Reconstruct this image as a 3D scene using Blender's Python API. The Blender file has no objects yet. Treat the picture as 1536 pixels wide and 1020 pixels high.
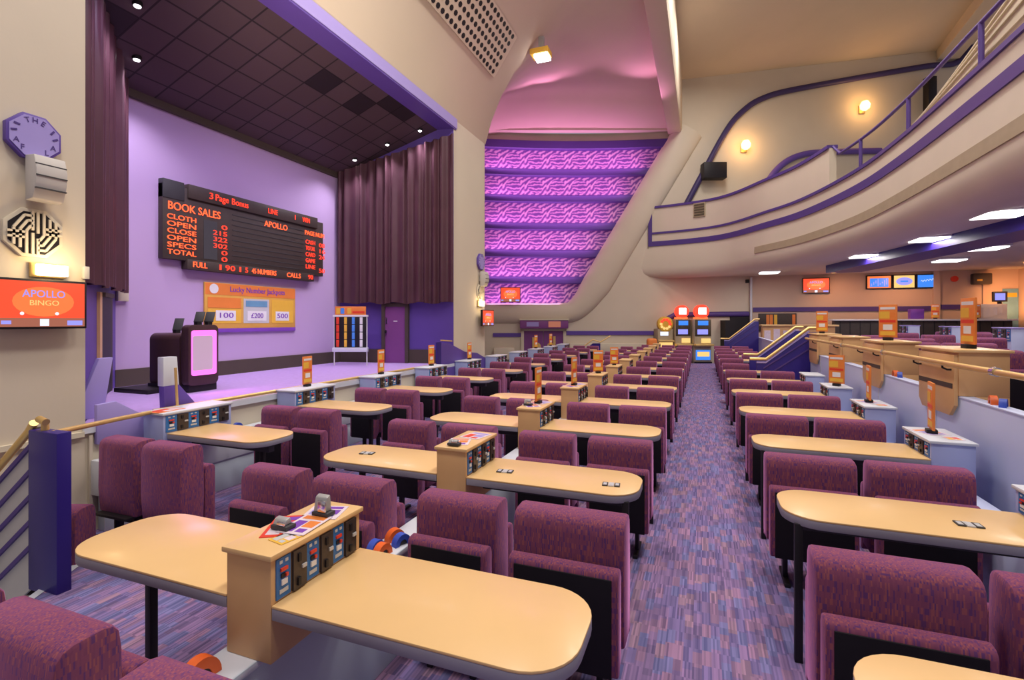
import bpy, bmesh, math, random
from mathutils import Vector, Matrix
random.seed(7)
scn = bpy.context.scene
COL = scn.collection
PI = math.pi
f_px, H = 750.0, 1.7
TH = math.atan(285 / 750.0); CT, ST = math.cos(TH), math.sin(TH)

# ------------------------------------------------------------------ materials
MATS = {}
def nt(m): return m.node_tree.nodes, m.node_tree.links
def mat(name, col, rough=.55, metal=0., emit=None, es=1., spec=.35, noise=0., nscale=8., bump=0., bscale=60., coat=0.):
    m = bpy.data.materials.new(name); m.use_nodes = True
    N, L = nt(m); b = N['Principled BSDF']
    b.inputs['Base Color'].default_value = (*col, 1); b.inputs['Roughness'].default_value = rough
    b.inputs['Metallic'].default_value = metal; b.inputs['Specular IOR Level'].default_value = spec
    if coat: b.inputs['Coat Weight'].default_value = coat; b.inputs['Coat Roughness'].default_value = .15
    if emit:
        b.inputs['Emission Color'].default_value = (*emit, 1); b.inputs['Emission Strength'].default_value = es
    tc = N.new('ShaderNodeTexCoord')
    if noise:
        n = N.new('ShaderNodeTexNoise'); n.inputs['Scale'].default_value = nscale; n.inputs['Detail'].default_value = 5
        L.new(tc.outputs['Object'], n.inputs['Vector'])
        mx = N.new('ShaderNodeMix'); mx.data_type = 'RGBA'
        mx.inputs[6].default_value = (*[c * (1 - noise) for c in col], 1); mx.inputs[7].default_value = (*[min(1, c * (1 + noise)) for c in col], 1)
        L.new(n.outputs['Fac'], mx.inputs[0]); L.new(mx.outputs[2], b.inputs['Base Color'])
    if bump:
        n = N.new('ShaderNodeTexNoise'); n.inputs['Scale'].default_value = bscale
        L.new(tc.outputs['Object'], n.inputs['Vector'])
        bp = N.new('ShaderNodeBump'); bp.inputs['Strength'].default_value = bump; bp.inputs['Distance'].default_value = .01
        L.new(n.outputs['Fac'], bp.inputs['Height']); L.new(bp.outputs['Normal'], b.inputs['Normal'])
    MATS[name] = m
    return m

def ramp(N, stops, interp='LINEAR'):
    r = N.new('ShaderNodeValToRGB'); cr = r.color_ramp; cr.interpolation = interp
    while len(cr.elements) < len(stops): cr.elements.new(.5)
    for e, (p, c) in zip(cr.elements, stops): e.position = p; e.color = (*c, 1)
    return r

def snapped(N, L, src, size, off=(0, 0, 0)):
    mp = N.new('ShaderNodeVectorMath'); mp.operation = 'SNAP'; mp.inputs[1].default_value = size
    L.new(src, mp.inputs[0]); return mp.outputs[0]

def carpet():
    m = mat('carpet', (.2, .15, .35), .95, spec=.1); N, L = nt(m); b = N['Principled BSDF']
    tc = N.new('ShaderNodeTexCoord').outputs['Object']
    # brick-offset blocks whose yarn stripes run along the hall
    sx = N.new('ShaderNodeSeparateXYZ'); L.new(tc, sx.inputs[0])
    fl = N.new('ShaderNodeMath'); fl.operation = 'SNAP'; fl.inputs[1].default_value = .045; L.new(sx.outputs[0], fl.inputs[0])
    mu = N.new('ShaderNodeMath'); mu.operation = 'MULTIPLY'; mu.inputs[1].default_value = 7.37; L.new(fl.outputs[0], mu.inputs[0])
    ad = N.new('ShaderNodeMath'); ad.operation = 'ADD'; L.new(sx.outputs[1], ad.inputs[0]); L.new(mu.outputs[0], ad.inputs[1])
    cb = N.new('ShaderNodeCombineXYZ'); L.new(sx.outputs[0], cb.inputs[0]); L.new(ad.outputs[0], cb.inputs[1])
    w1 = N.new('ShaderNodeTexWhiteNoise'); L.new(snapped(N, L, cb.outputs[0], (.045, .12, 1)), w1.inputs['Vector'])
    r1 = ramp(N, [(0, (.19, .155, .33)), (.25, (.25, .175, .34)), (.45, (.18, .18, .37)), (.62, (.29, .185, .305)), (.80, (.195, .145, .28)), (.93, (.30, .20, .29))], 'CONSTANT')
    L.new(w1.outputs['Value'], r1.inputs[0])
    w2 = N.new('ShaderNodeTexWhiteNoise'); L.new(snapped(N, L, tc, (.009, .12, 1)), w2.inputs['Vector'])
    r2 = ramp(N, [(0, (.62, .62, .74)), (.5, (1, .96, 1)), (1, (1.42, 1.28, 1.34))]); L.new(w2.outputs['Value'], r2.inputs[0])
    mx = N.new('ShaderNodeMix'); mx.data_type = 'RGBA'; mx.blend_type = 'MULTIPLY'; mx.inputs[0].default_value = 1
    L.new(r1.outputs[0], mx.inputs[6]); L.new(r2.outputs[0], mx.inputs[7]); L.new(mx.outputs[2], b.inputs['Base Color'])
    return m
def fabric():
    m = mat('seat_fabric', (.25, .07, .15), .9, spec=.15); N, L = nt(m); b = N['Principled BSDF']
    b.inputs['Sheen Weight'].default_value = .6; b.inputs['Sheen Tint'].default_value = (.85, .35, .75, 1); b.inputs['Sheen Roughness'].default_value = .45
    tc = N.new('ShaderNodeTexCoord').outputs['Object']
    w1 = N.new('ShaderNodeTexWhiteNoise'); L.new(snapped(N, L, tc, (.0048, .0048, .022)), w1.inputs['Vector'])
    r1 = ramp(N, [(0, (.115, .04, .14)), (.2, (.195, .055, .11)), (.6, (.215, .06, .112)), (.84, (.29, .085, .10))], 'CONSTANT')
    L.new(w1.outputs['Value'], r1.inputs[0]); L.new(r1.outputs[0], b.inputs['Base Color'])
    return m
def tiles(name, base, dark, size):
    m = mat(name, base, .6); N, L = nt(m); b = N['Principled BSDF']
    tc = N.new('ShaderNodeTexCoord').outputs['UV']
    br = N.new('ShaderNodeTexBrick'); br.offset = 0; br.inputs['Scale'].default_value = 1
    br.inputs['Brick Width'].default_value = size; br.inputs['Row Height'].default_value = size; br.inputs['Mortar Size'].default_value = .012
    br.inputs['Color1'].default_value = (*base, 1); br.inputs['Color2'].default_value = (*[c * .85 for c in base], 1); br.inputs['Mortar'].default_value = (*dark, 1)
    w = N.new('ShaderNodeTexWhiteNoise'); L.new(snapped(N, L, tc, (size, size, 1)), w.inputs['Vector'])
    r = ramp(N, [(0, (.25, .25, .3)), (.06, (1, 1, 1))], 'CONSTANT'); L.new(w.outputs['Value'], r.inputs[0])
    mx = N.new('ShaderNodeMix'); mx.data_type = 'RGBA'; mx.blend_type = 'MULTIPLY'; mx.inputs[0].default_value = 1
    L.new(tc, br.inputs['Vector']); L.new(br.outputs['Color'], mx.inputs[6]); L.new(r.outputs[0], mx.inputs[7]); L.new(mx.outputs[2], b.inputs['Base Color'])
    return m
def motif():
    m = mat('niche_print', (.5, .2, .5), .7); N, L = nt(m); b = N['Principled BSDF']
    tc = N.new('ShaderNodeTexCoord').outputs['UV']
    def mth(op, a, bb=None):
        n = N.new('ShaderNodeMath'); n.operation = op
        for i, v in enumerate((a, bb)):
            if v is None: continue
            if isinstance(v, (int, float)): n.inputs[i].default_value = v
            else: L.new(v, n.inputs[i])
        return n.outputs[0]
    sx = N.new('ShaderNodeSeparateXYZ'); L.new(tc, sx.inputs[0])
    nz = N.new('ShaderNodeTexNoise'); nz.inputs['Scale'].default_value = 3.2; nz.inputs['Detail'].default_value = 2
    # repeat of .95 m
    fx = mth('SUBTRACT', mth('FRACT', mth('DIVIDE', sx.outputs[0], .95)), .5)
    fz = mth('SUBTRACT', mth('MULTIPLY', sx.outputs[1], 1.0), .52)
    cb = N.new('ShaderNodeCombineXYZ'); L.new(fx, cb.inputs[0]); L.new(fz, cb.inputs[1]); L.new(cb.outputs[0], nz.inputs['Vector'])
    px = mth('MULTIPLY', fx, 1.35); pz = mth('MULTIPLY', fz, 1.5)
    rad = mth('SQRT', mth('ADD', mth('POWER', px, 2), mth('POWER', pz, 2)))
    warp = mth('MULTIPLY', nz.outputs['Fac'], 9)
    inner = mth('SINE', mth('ADD', mth('MULTIPLY', pz, 30), mth('MULTIPLY', warp, 1.2)))      # lip-like rounded blot
    outer = mth('SINE', mth('ADD', mth('MULTIPLY', mth('ADD', px, mth('MULTIPLY', pz, -1.1)), 15), warp))   # slanting strokes
    mk = N.new('ShaderNodeMapRange'); mk.inputs[1].default_value = .42; mk.inputs[2].default_value = .50; L.new(rad, mk.inputs[0])
    mi_ = N.new('ShaderNodeMix'); mi_.data_type = 'FLOAT'; L.new(mk.outputs[0], mi_.inputs[0]); L.new(mth('SUBTRACT', mth('MULTIPLY', inner, .8), .35), mi_.inputs[2]); L.new(outer, mi_.inputs[3])
    r1 = ramp(N, [(0, (.16, .07, .30)), (.40, (.30, .14, .44)), (.55, (.60, .30, .58)), (1, (.72, .46, .64))])
    L.new(mth('ADD', mth('MULTIPLY', mi_.outputs[0], .5), .5), r1.inputs[0])
    L.new(r1.outputs[0], b.inputs['Base Color'])
    return m
carpet(); fabric(); tiles('stage_tiles', (.085, .052, .066), (.016, .010, .014), .42); motif()
mat('cream', (.63, .56, .45), .8, noise=.05, nscale=1.3, bump=.05, bscale=25)
mat('machine_dark', (.09, .07, .05), .4, metal=.3, noise=.1, nscale=8)
mat('cream_panel', (.66, .60, .47), .6, noise=.04, nscale=2)
mat('ceiling_paint', (.62, .52, .40), .85, noise=.05, nscale=.9)
mat('lilac_wall', (.50, .36, .62), .8, noise=.04, nscale=1.2)
mat('orange_wall', (.62, .46, .36), .8, noise=.04, nscale=1)
mat('purple', (.115, .065, .34), .45, noise=.08, nscale=3)
mat('deep_purple', (.028, .015, .19), .4, noise=.05, nscale=3)
mat('band_dark', (.045, .03, .12), .5, noise=.06, nscale=2)
mat('band_purple', (.085, .048, .235), .5, noise=.06, nscale=2)
mat('lilac_light', (.36, .30, .68), .5, noise=.03, nscale=3)
mat('door_plum', (.22, .065, .25), .45, noise=.08, nscale=4)
mat('stage_carpet', (.42, .28, .62), .9, noise=.14, nscale=14)
mat('dark_skirting', (.075, .055, .045), .6, noise=.1, nscale=5)
mat('black', (.012, .01, .014), .5, noise=.15, nscale=20)
mat('black_board', (.010, .008, .012), .65, spec=.2, noise=.2, nscale=15)
mat('dark_grey', (.05, .05, .055), .55, noise=.1, nscale=10)
mat('beech', (.80, .53, .24), .36, noise=.045, nscale=5, coat=.1)
mat('beech_side', (.72, .44, .20), .42, noise=.06, nscale=7)
mat('edge_grey', (.30, .29, .36), .5, noise=.05, nscale=9)
mat('pale_blue', (.54, .60, .84), .5, noise=.04, nscale=3)
mat('box_blue', (.40, .46, .76), .5, noise=.04, nscale=3)
mat('pale_ledge', (.66, .70, .78), .45, noise=.04, nscale=4)
mat('teal_grey', (.55, .63, .72), .55, noise=.05, nscale=4)
mat('blue_plate', (.03, .17, .50), .4, noise=.08, nscale=30)
mat('mech_dark', (.07, .055, .05), .4, metal=.3, noise=.2, nscale=60)
mat('red', (.75, .06, .03), .4, noise=.05, nscale=20)
mat('white', (.78, .78, .80), .5, noise=.03, nscale=20)
mat('orange', (.78, .24, .05), .45, noise=.08, nscale=25)
mat('arch_orange', (.85, .15, .03), .4, noise=.06, nscale=25)
mat('yellow', (.80, .48, .06), .5, noise=.05, nscale=20)
mat('blue', (.05, .10, .55), .4, noise=.08, nscale=20)
mat('sky_blue', (.08, .30, .85), .4, noise=.04, nscale=20)
mat('brass', (.80, .57, .22), .42, metal=.75, noise=.1, nscale=6)
mat('chrome', (.7, .7, .72), .2, metal=1., noise=.03, nscale=8)
mat('grey_metal', (.42, .42, .42), .4, metal=.2, noise=.06, nscale=8)
mat('speaker_grey', (.55, .53, .50), .5, noise=.04, nscale=10)
mat('curtain', (.085, .034, .05), .42, noise=.25, nscale=3, spec=.3)
mat('console_brown', (.055, .025, .030), .4, noise=.15, nscale=9)
mat('board_dark', (.055, .04, .035), .5, noise=.2, nscale=12)
mat('paper', (.72, .62, .70), .7, noise=.2, nscale=18)
mat('poster_gold', (.72, .40, .08), .5, noise=.12, nscale=4)
mat('poster_orange', (.80, .24, .05), .5, noise=.12, nscale=4)
mat('poster_blue', (.16, .36, .55), .5, noise=.3, nscale=3)
mat('poster_purple', (.20, .06, .45), .5, noise=.1, nscale=6)
mat('silver', (.55, .56, .58), .35, noise=.05, nscale=6)
mat('tier_beige', (.60, .52, .38), .7, noise=.05, nscale=2)
mat('vent_beige', (.40, .33, .22), .7, noise=.1, nscale=6)
mat('vent_dark', (.10, .08, .05), .7, noise=.1, nscale=20)
mat('led_red', (.25, .02, .01), .5, emit=(1, .045, .02), es=1.7)
mat('led_orange', (.3, .05, .01), .5, emit=(1, .10, .03), es=2.0)
mat('screen_red', (.02, .02, .02), .3, emit=(1., .085, .03), es=1.05)
mat('screen_orange', (.02, .02, .02), .3, emit=(1., .20, .05), es=1.1)
mat('screen_blue', (.02, .02, .02), .3, emit=(.045, .25, .9), es=1.1)
mat('screen_violet', (.02, .02, .02), .3, emit=(.30, .30, .95), es=1.2)
mat('screen_white', (.02, .02, .02), .3, emit=(.8, .85, 1.), es=1.2)
mat('screen_yellow', (.02, .02, .02), .3, emit=(1., .62, .2), es=1.1)
mat('screen_dim', (.02, .02, .02), .3, emit=(.5, .16, .10), es=.8)
mat('glow_pink', (.3, .05, .25), .5, emit=(1., .16, .75), es=1.6)
mat('glow_panel', (.3, .25, .3), .5, emit=(.42, .27, .38), es=.8)
mat('lamp_warm', (1, .8, .5), .5, emit=(1., .72, .35), es=5)
mat('lamp_amber', (1, .6, .2), .5, emit=(1., .48, .13), es=7)
mat('lamp_white', (1, 1, 1), .5, emit=(1., .98, 1.), es=9)
mat('lamp_tube', (1, 1, 1), .5, emit=(1., .97, .95), es=5)
mat('lamp_pink', (1, .4, .8), .5, emit=(1., .16, .72), es=5)

# ------------------------------------------------------------------ mesh helpers
class Frame:
    """a runs to the right along a wall, z up, o outwards from it"""
    def __init__(s, origin, right):
        s.o = Vector((*origin, 0)); s.r = Vector((*right, 0)).normalized(); s.n = s.r.cross(Vector((0, 0, 1)))
    def __call__(s, a, z, o=0.): return s.o + s.r * a + s.n * o + Vector((0, 0, z))
WORLD = None
class MB:
    def __init__(s): s.v = []; s.f = []; s.m = []; s.uv = {}; s.mats = []
    def mi(s, mat):
        if mat not in s.mats: s.mats.append(mat)
        return s.mats.index(mat)
    def add(s, vs, fs, mat, uvs=None):
        b = len(s.v); s.v += [Vector(v) for v in vs]; k = s.mi(mat)
        for i, fc in enumerate(fs):
            if uvs: s.uv[len(s.f)] = [uvs[j] for j in fc]
            s.f.append([b + j for j in fc]); s.m.append(k)
        return s
    def box(s, x0, x1, y0, y1, z0, z1, mat):
        vs = [(x, y, z) for z in (z0, z1) for y in (y0, y1) for x in (x0, x1)]
        return s.add(vs, [(0, 2, 3, 1), (4, 5, 7, 6), (0, 1, 5, 4), (2, 6, 7, 3), (0, 4, 6, 2), (1, 3, 7, 5)], mat)
    def fbox(s, F, a0, a1, z0, z1, o0, o1, mat):
        vs = [F(a, z, o) for z in (z0, z1) for o in (o0, o1) for a in (a0, a1)]
        return s.add(vs, [(0, 1, 3, 2), (4, 6, 7, 5), (0, 4, 5, 1), (2, 3, 7, 6), (0, 2, 6, 4), (1, 5, 7, 3)], mat)
    def prism(s, pts, vec, mat):
        """closed outline pts (3-D, planar) pushed along vec"""
        n = len(pts); vec = Vector(vec); P = [Vector(p) for p in pts]
        return s.add(P + [p + vec for p in P], [tuple(range(n))[::-1], tuple(range(n, 2 * n))] + [(i, (i + 1) % n, n + (i + 1) % n, n + i) for i in range(n)], mat)
    def tube(s, pts, r, mat, n=8, caps=True):
        P = [Vector(p) for p in pts]; rings = []; up = None
        for i, p in enumerate(P):
            t = ((P[i] - P[i - 1]).normalized() if i else Vector((0, 0, 0))) + ((P[i + 1] - P[i]).normalized() if i < len(P) - 1 else Vector((0, 0, 0)))
            t.normalize()
            if up is None: up = Vector((0, 0, 1)) if abs(t.z) < .9 else Vector((1, 0, 0))
            sx = t.cross(up).normalized(); up = sx.cross(t).normalized()
            rr = r[i] if isinstance(r, (list, tuple)) else r
            rings.append([p + sx * math.cos(2 * PI * k / n) * rr + up * math.sin(2 * PI * k / n) * rr for k in range(n)])
        vs = [v for R in rings for v in R]; fs = []
        for i in range(len(P) - 1):
            for k in range(n):
                a, b = i * n + k, i * n + (k + 1) % n; fs.append((a, b, b + n, a + n))
        if caps: fs += [tuple(range(n))[::-1], tuple(range((len(P) - 1) * n, len(P) * n))]
        return s.add(vs, fs, mat)
    def cyl(s, c, r, h, mat, axis=(0, 0, 1), n=20, r2=None):
        c = Vector(c); ax = Vector(axis).normalized()
        return s.tube([c, c + ax * h], [r, r if r2 is None else r2], mat, n)
    def sweep(s, path, nrm, prof, mat, closed=True, caps=True, uvscale=None):
        n = len(prof); vs = []; uvs = []; d = 0
        for i, (p, q) in enumerate(zip(path, nrm)):
            if i: d += math.dist(path[i], path[i - 1])
            for j, (o, z) in enumerate(prof): vs.append((p[0] + q[0] * o, p[1] + q[1] * o, z)); uvs.append((d, z - prof[0][1]))
        fs = []; m = n if closed else n - 1
        for i in range(len(path) - 1):
            for j in range(m):
                a, b = i * n + j, i * n + (j + 1) % n; fs.append((a, b, b + n, a + n))
        if closed and caps: fs += [tuple(range(n))[::-1], tuple(range((len(path) - 1) * n, len(path) * n))]
        return s.add(vs, fs, mat, uvs)
    def lathe(s, c, prof, mat, n=20):
        vs = []; fs = []
        for r, z in prof:
            for k in range(n): vs.append((c[0] + r * math.cos(2 * PI * k / n), c[1] + r * math.sin(2 * PI * k / n), c[2] + z))
        for i in range(len(prof) - 1):
            for k in range(n):
                a, b = i * n + k, i * n + (k + 1) % n; fs.append((a, b, b + n, a + n))
        fs += [tuple(range(n))[::-1], tuple(range((len(prof) - 1) * n, len(prof) * n))]
        return s.add(vs, fs, mat)
    def mesh(s, name, origin, bevel=0., seg=2, smooth=None):
        me = bpy.data.meshes.new(name); o = Vector(origin)
        me.from_pydata([v - o for v in s.v], [], s.f)
        for k in s.mats: me.materials.append(MATS[k])
        for p, k in zip(me.polygons, s.m): p.material_index = k
        if s.uv:
            ul = me.uv_layers.new(name='UVMap')
            for p in me.polygons:
                if p.index in s.uv:
                    for li, uv in zip(p.loop_indices, s.uv[p.index]): ul.data[li].uv = uv
        bm = bmesh.new(); bm.from_mesh(me)
        bmesh.ops.recalc_face_normals(bm, faces=bm.faces)
        if bevel:
            es = [e for e in bm.edges if len(e.link_faces) == 2 and e.calc_face_angle() > math.radians(40)]
            bmesh.ops.bevel(bm, geom=es, offset=bevel, segments=seg, profile=.5, affect='EDGES', clamp_overlap=True)
        if smooth or bevel:
            lim = math.radians(smooth or 35)
            for fc in bm.faces: fc.smooth = True
            for e in bm.edges: e.smooth = len(e.link_faces) == 2 and e.calc_face_angle(0) < lim
        bm.to_mesh(me); bm.free(); me.update()
        return me
def link(name, me, parent=None, loc=(0, 0, 0)):
    o = bpy.data.objects.new(name, me); COL.objects.link(o); o.location = loc
    if parent: o.parent = parent
    return o
ROOT_AT = {}
def thing(name, label, cat, loc, group=None):
    o = bpy.data.objects.new(name, None); COL.objects.link(o); o.location = loc; o.empty_display_size = .1
    ROOT_AT[o] = Vector(loc); tag(o, label, cat, group); return o
def tag(o, label, cat, group=None):
    o['label'] = label; o['category'] = cat
    if group: o['group'] = group
    return o
def part(name, mb, parent, bevel=0., seg=2, smooth=None, label=None):
    at = ROOT_AT[parent]; o = link(name, mb.mesh(name, at, bevel, seg, smooth), parent); ROOT_AT[o] = at
    if label: o['label'] = label
    return o
def solo(name, mb, label, cat, loc, group=None, bevel=0., seg=2, smooth=None):
    o = link(name, mb.mesh(name, loc, bevel, seg, smooth), None, loc); ROOT_AT[o] = Vector(loc)
    return tag(o, label, cat, group)
def struct(name, mb, parent=None, bevel=0., smooth=None):
    at = ROOT_AT.get(parent, Vector((0, 0, 0)))
    o = link(name, mb.mesh(name, at, bevel, 2, smooth), parent); ROOT_AT[o] = at
    if not parent: o['kind'] = 'structure'
    return o
def dup(root, loc, label, group=None, skip=(), rotz=None):
    r = root.copy(); COL.objects.link(r); r.location = loc; r['label'] = label
    if rotz is not None: r.rotation_euler = (0, 0, rotz)
    if group: r['group'] = group
    for ch in root.children:
        if ch.name.split('.')[0] in skip or ch in skip: continue
        c = ch.copy(); COL.objects.link(c); c.parent = r
        for g in ch.children:
            d = g.copy(); COL.objects.link(d); d.parent = c
    return r
def text_mb(mb, txt, F, a, z, o, h, mat, width=None, rot=0., depth=.004, align='CENTER'):
    """letters as real raised shapes on a wall frame; h is the cap height"""
    cu = bpy.data.curves.new('lettering', 'FONT'); cu.body = txt; cu.size = h / .73; cu.extrude = depth; cu.align_x = align; cu.align_y = 'CENTER'; cu.resolution_u = 3
    ob = bpy.data.objects.new('lettering', cu); COL.objects.link(ob)
    dg = bpy.context.evaluated_depsgraph_get(); dg.update()
    me = bpy.data.meshes.new_from_object(ob.evaluated_get(dg))
    w = (max((v.co.x for v in me.vertices), default=1) - min((v.co.x for v in me.vertices), default=0)) or 1
    k = (width / w) if width else 1
    cr, sr = math.cos(rot), math.sin(rot); vs = []
    for v in me.vertices:
        x, y = v.co.x * k, v.co.y
        vs.append(F(a + x * cr - y * sr, z + x * sr + y * cr, o + v.co.z))
    mb.add(vs, [tuple(p.vertices) for p in me.polygons], mat)
    bpy.data.objects.remove(ob); bpy.data.curves.remove(cu); bpy.data.meshes.remove(me)
ORD = ['first', 'second', 'third', 'fourth', 'fifth', 'sixth', 'seventh', 'eighth', 'ninth', 'tenth', 'eleventh', 'twelfth', 'thirteenth', 'fourteenth', 'fifteenth']
def smooth_path(pts, n=8):
    out = []
    P = [Vector(p) for p in pts]; P = [P[0] * 2 - P[1]] + P + [P[-1] * 2 - P[-2]]
    for i in range(1, len(P) - 2):
        for k in range(n):
            t = k / n; a, b, c, d = P[i - 1:i + 3]
            out.append(.5 * ((2 * b) + (c - a) * t + (2 * a - 5 * b + 4 * c - d) * t * t + (3 * b - a - 3 * c + d) * t ** 3))
    out.append(P[-2]); return out
def normals2(path, flip=1):
    out = []
    for i in range(len(path)):
        a = Vector(path[max(0, i - 1)][:2]); b = Vector(path[min(len(path) - 1, i + 1)][:2]); t = (b - a).normalized()
        out.append((t.y * flip, -t.x * flip))
    return out
def area(name, loc, size, power, col, direction=(0, 0, -1), sy=None, spread=PI):
    l = bpy.data.lights.new(name, 'AREA'); l.energy = power; l.color = col; l.size = size; l.spread = spread
    if sy: l.shape = 'RECTANGLE'; l.size_y = sy
    o = bpy.data.objects.new(name, l); COL.objects.link(o); o.location = loc
    o.rotation_euler = Vector(direction).to_track_quat('-Z', 'Y').to_euler(); return o
def spot(name, loc, target, power, col, angle, blend=.6, r=.08):
    l = bpy.data.lights.new(name, 'SPOT'); l.energy = power; l.color = col; l.spot_size = math.radians(angle); l.spot_blend = blend; l.shadow_soft_size = r
    o = bpy.data.objects.new(name, l); COL.objects.link(o); o.location = loc
    o.rotation_euler = (Vector(target) - Vector(loc)).to_track_quat('-Z', 'Y').to_euler(); return o
def point(name, loc, power, col, r=.08):
    l = bpy.data.lights.new(name, 'POINT'); l.energy = power; l.color = col; l.shadow_soft_size = r
    o = bpy.data.objects.new(name, l); COL.objects.link(o); o.location = loc; return o

FL = Frame((-4.6, 0), (0, 1))            # left wall / stage front, a = Y
FB = Frame((-7.0, 0), (0, 1))            # stage back wall
FW = Frame((-ST * 21, CT * 21), (CT, ST))  # big far wall, a = 0 straight ahead of the lens
FR = Frame((0, 23.2), (1, 0))            # wall behind the bar
SL = Frame((-4.78, 2.27), (-2.22, 1.90))   # stage wall on the left
SRF = Frame((-7.0, 8.41), (2.4, .43))    # stage wall on the right

# ------------------------------------------------------------------ the setting
ZS = .85
m = MB()
P0 = [(-4.6, -2.5), (1.95, -2.5), (1.95, 22.5), (-6.5, 17.5), (-6.5, 14.5), (-4.6, 10.4), (-4.6, 2.55), (-4.32, 2.55), (-3.7, 1.55), (-3.7, -.5), (-4.6, -.5)]
m.prism([(x, y, -.15) for x, y in P0], (0, 0, .15), 'carpet'); struct('floor', m)
m = MB().box(-6., -3.6, -.6, 2.6, -.60, -.45, 'pale_blue'); struct('floor_sunken', m)
m = MB(); m.box(-12, 2.5, 17.4, 25.5, -1.0, -.8, 'carpet'); struct('floor_exit', m)
m = MB().box(1.95, 13, -2.5, 24, -.1, .6, 'carpet'); struct('floor_upper', m)
m = MB().add([(-4.325, 2.55, .004), (-3.705, 1.55, .004), (-3.66, 1.575, .004), (-4.28, 2.575, .004), (-4.325, 2.55, -.06), (-3.705, 1.55, -.06)], [(0, 1, 2, 3), (0, 4, 5, 1)], 'pale_ledge'); struct('trim_1', m)
# left wall: beside, below and above the stage opening
m = MB()
m.fbox(FL, -2.5, 2.52, -.6, 5.7, -.16, 0, 'cream'); m.fbox(FL, 2.521, 8.839, -.6, .80, -.12, -.001, 'cream_panel')
m.fbox(FL, -2.5, 10.4, 5.7, 6.0, -.4, -.02, 'cream')
struct('wall_left', m)
m = MB()
arc = [(-4.9 + .3 * math.cos(t), 10.3 + .3 * math.sin(t)) for t in [k / 8 * PI / 2 for k in range(9)]]
out = [(-4.6, 8.84)] + arc + [(-8.75, 19.1), (-9.1, 19.0), (-5.4, 10.4), (-4.95, 8.84)]
m.prism([(x, y, -.8) for x, y in out], (0, 0, 11.5), 'cream'); struct('wall_pier', m, smooth=30)
m = MB().fbox(FL, -2.5, 2.5, .78, .82, 0, .03, 'cream_panel'); struct('trim_2', m)
m = MB()
for a in (2.34, 2.55):
    m.fbox(FL, a - .012, a + .012, -.45, .78, 0, .02, 'cream')
struct('trim_3', m)
# proscenium beam
m = MB().fbox(FL, -2.5, 8.95, 5.53, 5.72, -.3, .03, 'lilac_light'); m.fbox(FL, -2.5, 8.93, 5.50, 5.535, -.34, .02, 'purple')
struct('trim_4', m)
# stage
m = MB(); m.prism([(-4.62, 2.5, .70), (-4.62, 8.86, .70), (-7.02, 8.43, .70), (-7.02, 4.15, .70)], (0, 0, ZS - .70), 'stage_carpet'); struct('floor_stage', m)
m = MB().fbox(FL, 2.5, 8.84, .80, .858, -.06, .025, 'pale_ledge'); struct('trim_5', m)
m = MB().fbox(FB, 4.0, 8.6, -.2, 4.66, -.2, 0, 'lilac_wall'); struct('wall_stage', m)
m = MB().fbox(FB, 4.15, 8.43, ZS, 1.07, 0, .03, 'dark_skirting'); struct('baseboard_stage', m)
m = MB().fbox(FB, 4.1, 8.45, 4.62, 4.78, 0, .06, 'dark_skirting'); struct('trim_6', m)
m = MB().fbox(SL, 0, 2.92, -.2, 5.6, -.2, 0, 'purple'); struct('wall_stage_left', m)
m = MB().fbox(SRF, -.05, 2.44, -.2, 5.6, -.2, 0, 'purple'); struct('wall_stage_right', m)
m = MB(); m.fbox(SRF, 0, .95, ZS, 1.12, 0, .03, 'dark_skirting'); m.fbox(SRF, 1.52, 2.43, ZS, 1.12, 0, .03, 'dark_skirting'); struct('baseboard_right', m)
# stage ceiling (dark tiles, sloping up to the proscenium)
m = MB(); y0, y1 = -2.5, 8.95
L_ = math.hypot(2.3, .75)
m.add([(-7.05, y0, 4.68), (-7.05, y1, 4.68), (-4.9, y1, 5.51), (-4.9, y0, 5.51), (-7.05, y0, 4.9), (-7.05, y1, 4.9), (-4.8, y1, 5.7), (-4.8, y0, 5.7)],
      [(0, 1, 2, 3), (7, 6, 5, 4), (0, 3, 7, 4), (1, 5, 6, 2), (0, 4, 5, 1), (3, 2, 6, 7)], 'stage_tiles', [(y0, 0), (y1, 0), (y1, L_), (y0, L_)] * 2)
struct('ceiling_stage', m)

# stage doors
d = MB().fbox(SRF, 1.02, 1.45, ZS, 1.98, 0, .05, 'door_plum'); dr = struct('door_1', d)
m = MB(); m.fbox(SRF, .95, 1.02, ZS, 2.05, 0, .08, 'dark_skirting'); m.fbox(SRF, 1.45, 1.52, ZS, 2.05, 0, .08, 'dark_skirting'); m.fbox(SRF, 1.02, 1.45, 1.98, 2.05, 0, .08, 'dark_skirting'); struct('door_frame', m, dr)
m = MB(); m.fbox(SRF, 1.03, 1.07, 1.45, 1.51, .05, .10, 'chrome'); m.fbox(SRF, 1.045, 1.065, 1.64, 1.76, .05, .07, 'chrome'); struct('door_handle', m, dr)
m = MB().fbox(SRF, 1.2, 1.28, 1.68, 1.70, .05, .055, 'white'); struct('door_plate', m, dr)
d = MB().fbox(SL, 2.06, 2.52, ZS, 1.97, .0, .03, 'black'); d2 = struct('door_2', d)
m = MB(); m.fbox(SL, 1.96, 2.06, ZS, 2.02, 0, .03, 'beech_side'); m.fbox(SL, 2.52, 2.58, ZS, 2.02, 0, .03, 'dark_skirting'); m.fbox(SL, 2.06, 2.52, 1.97, 2.02, 0, .06, 'dark_skirting'); struct('door_frame', m, d2)
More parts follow.
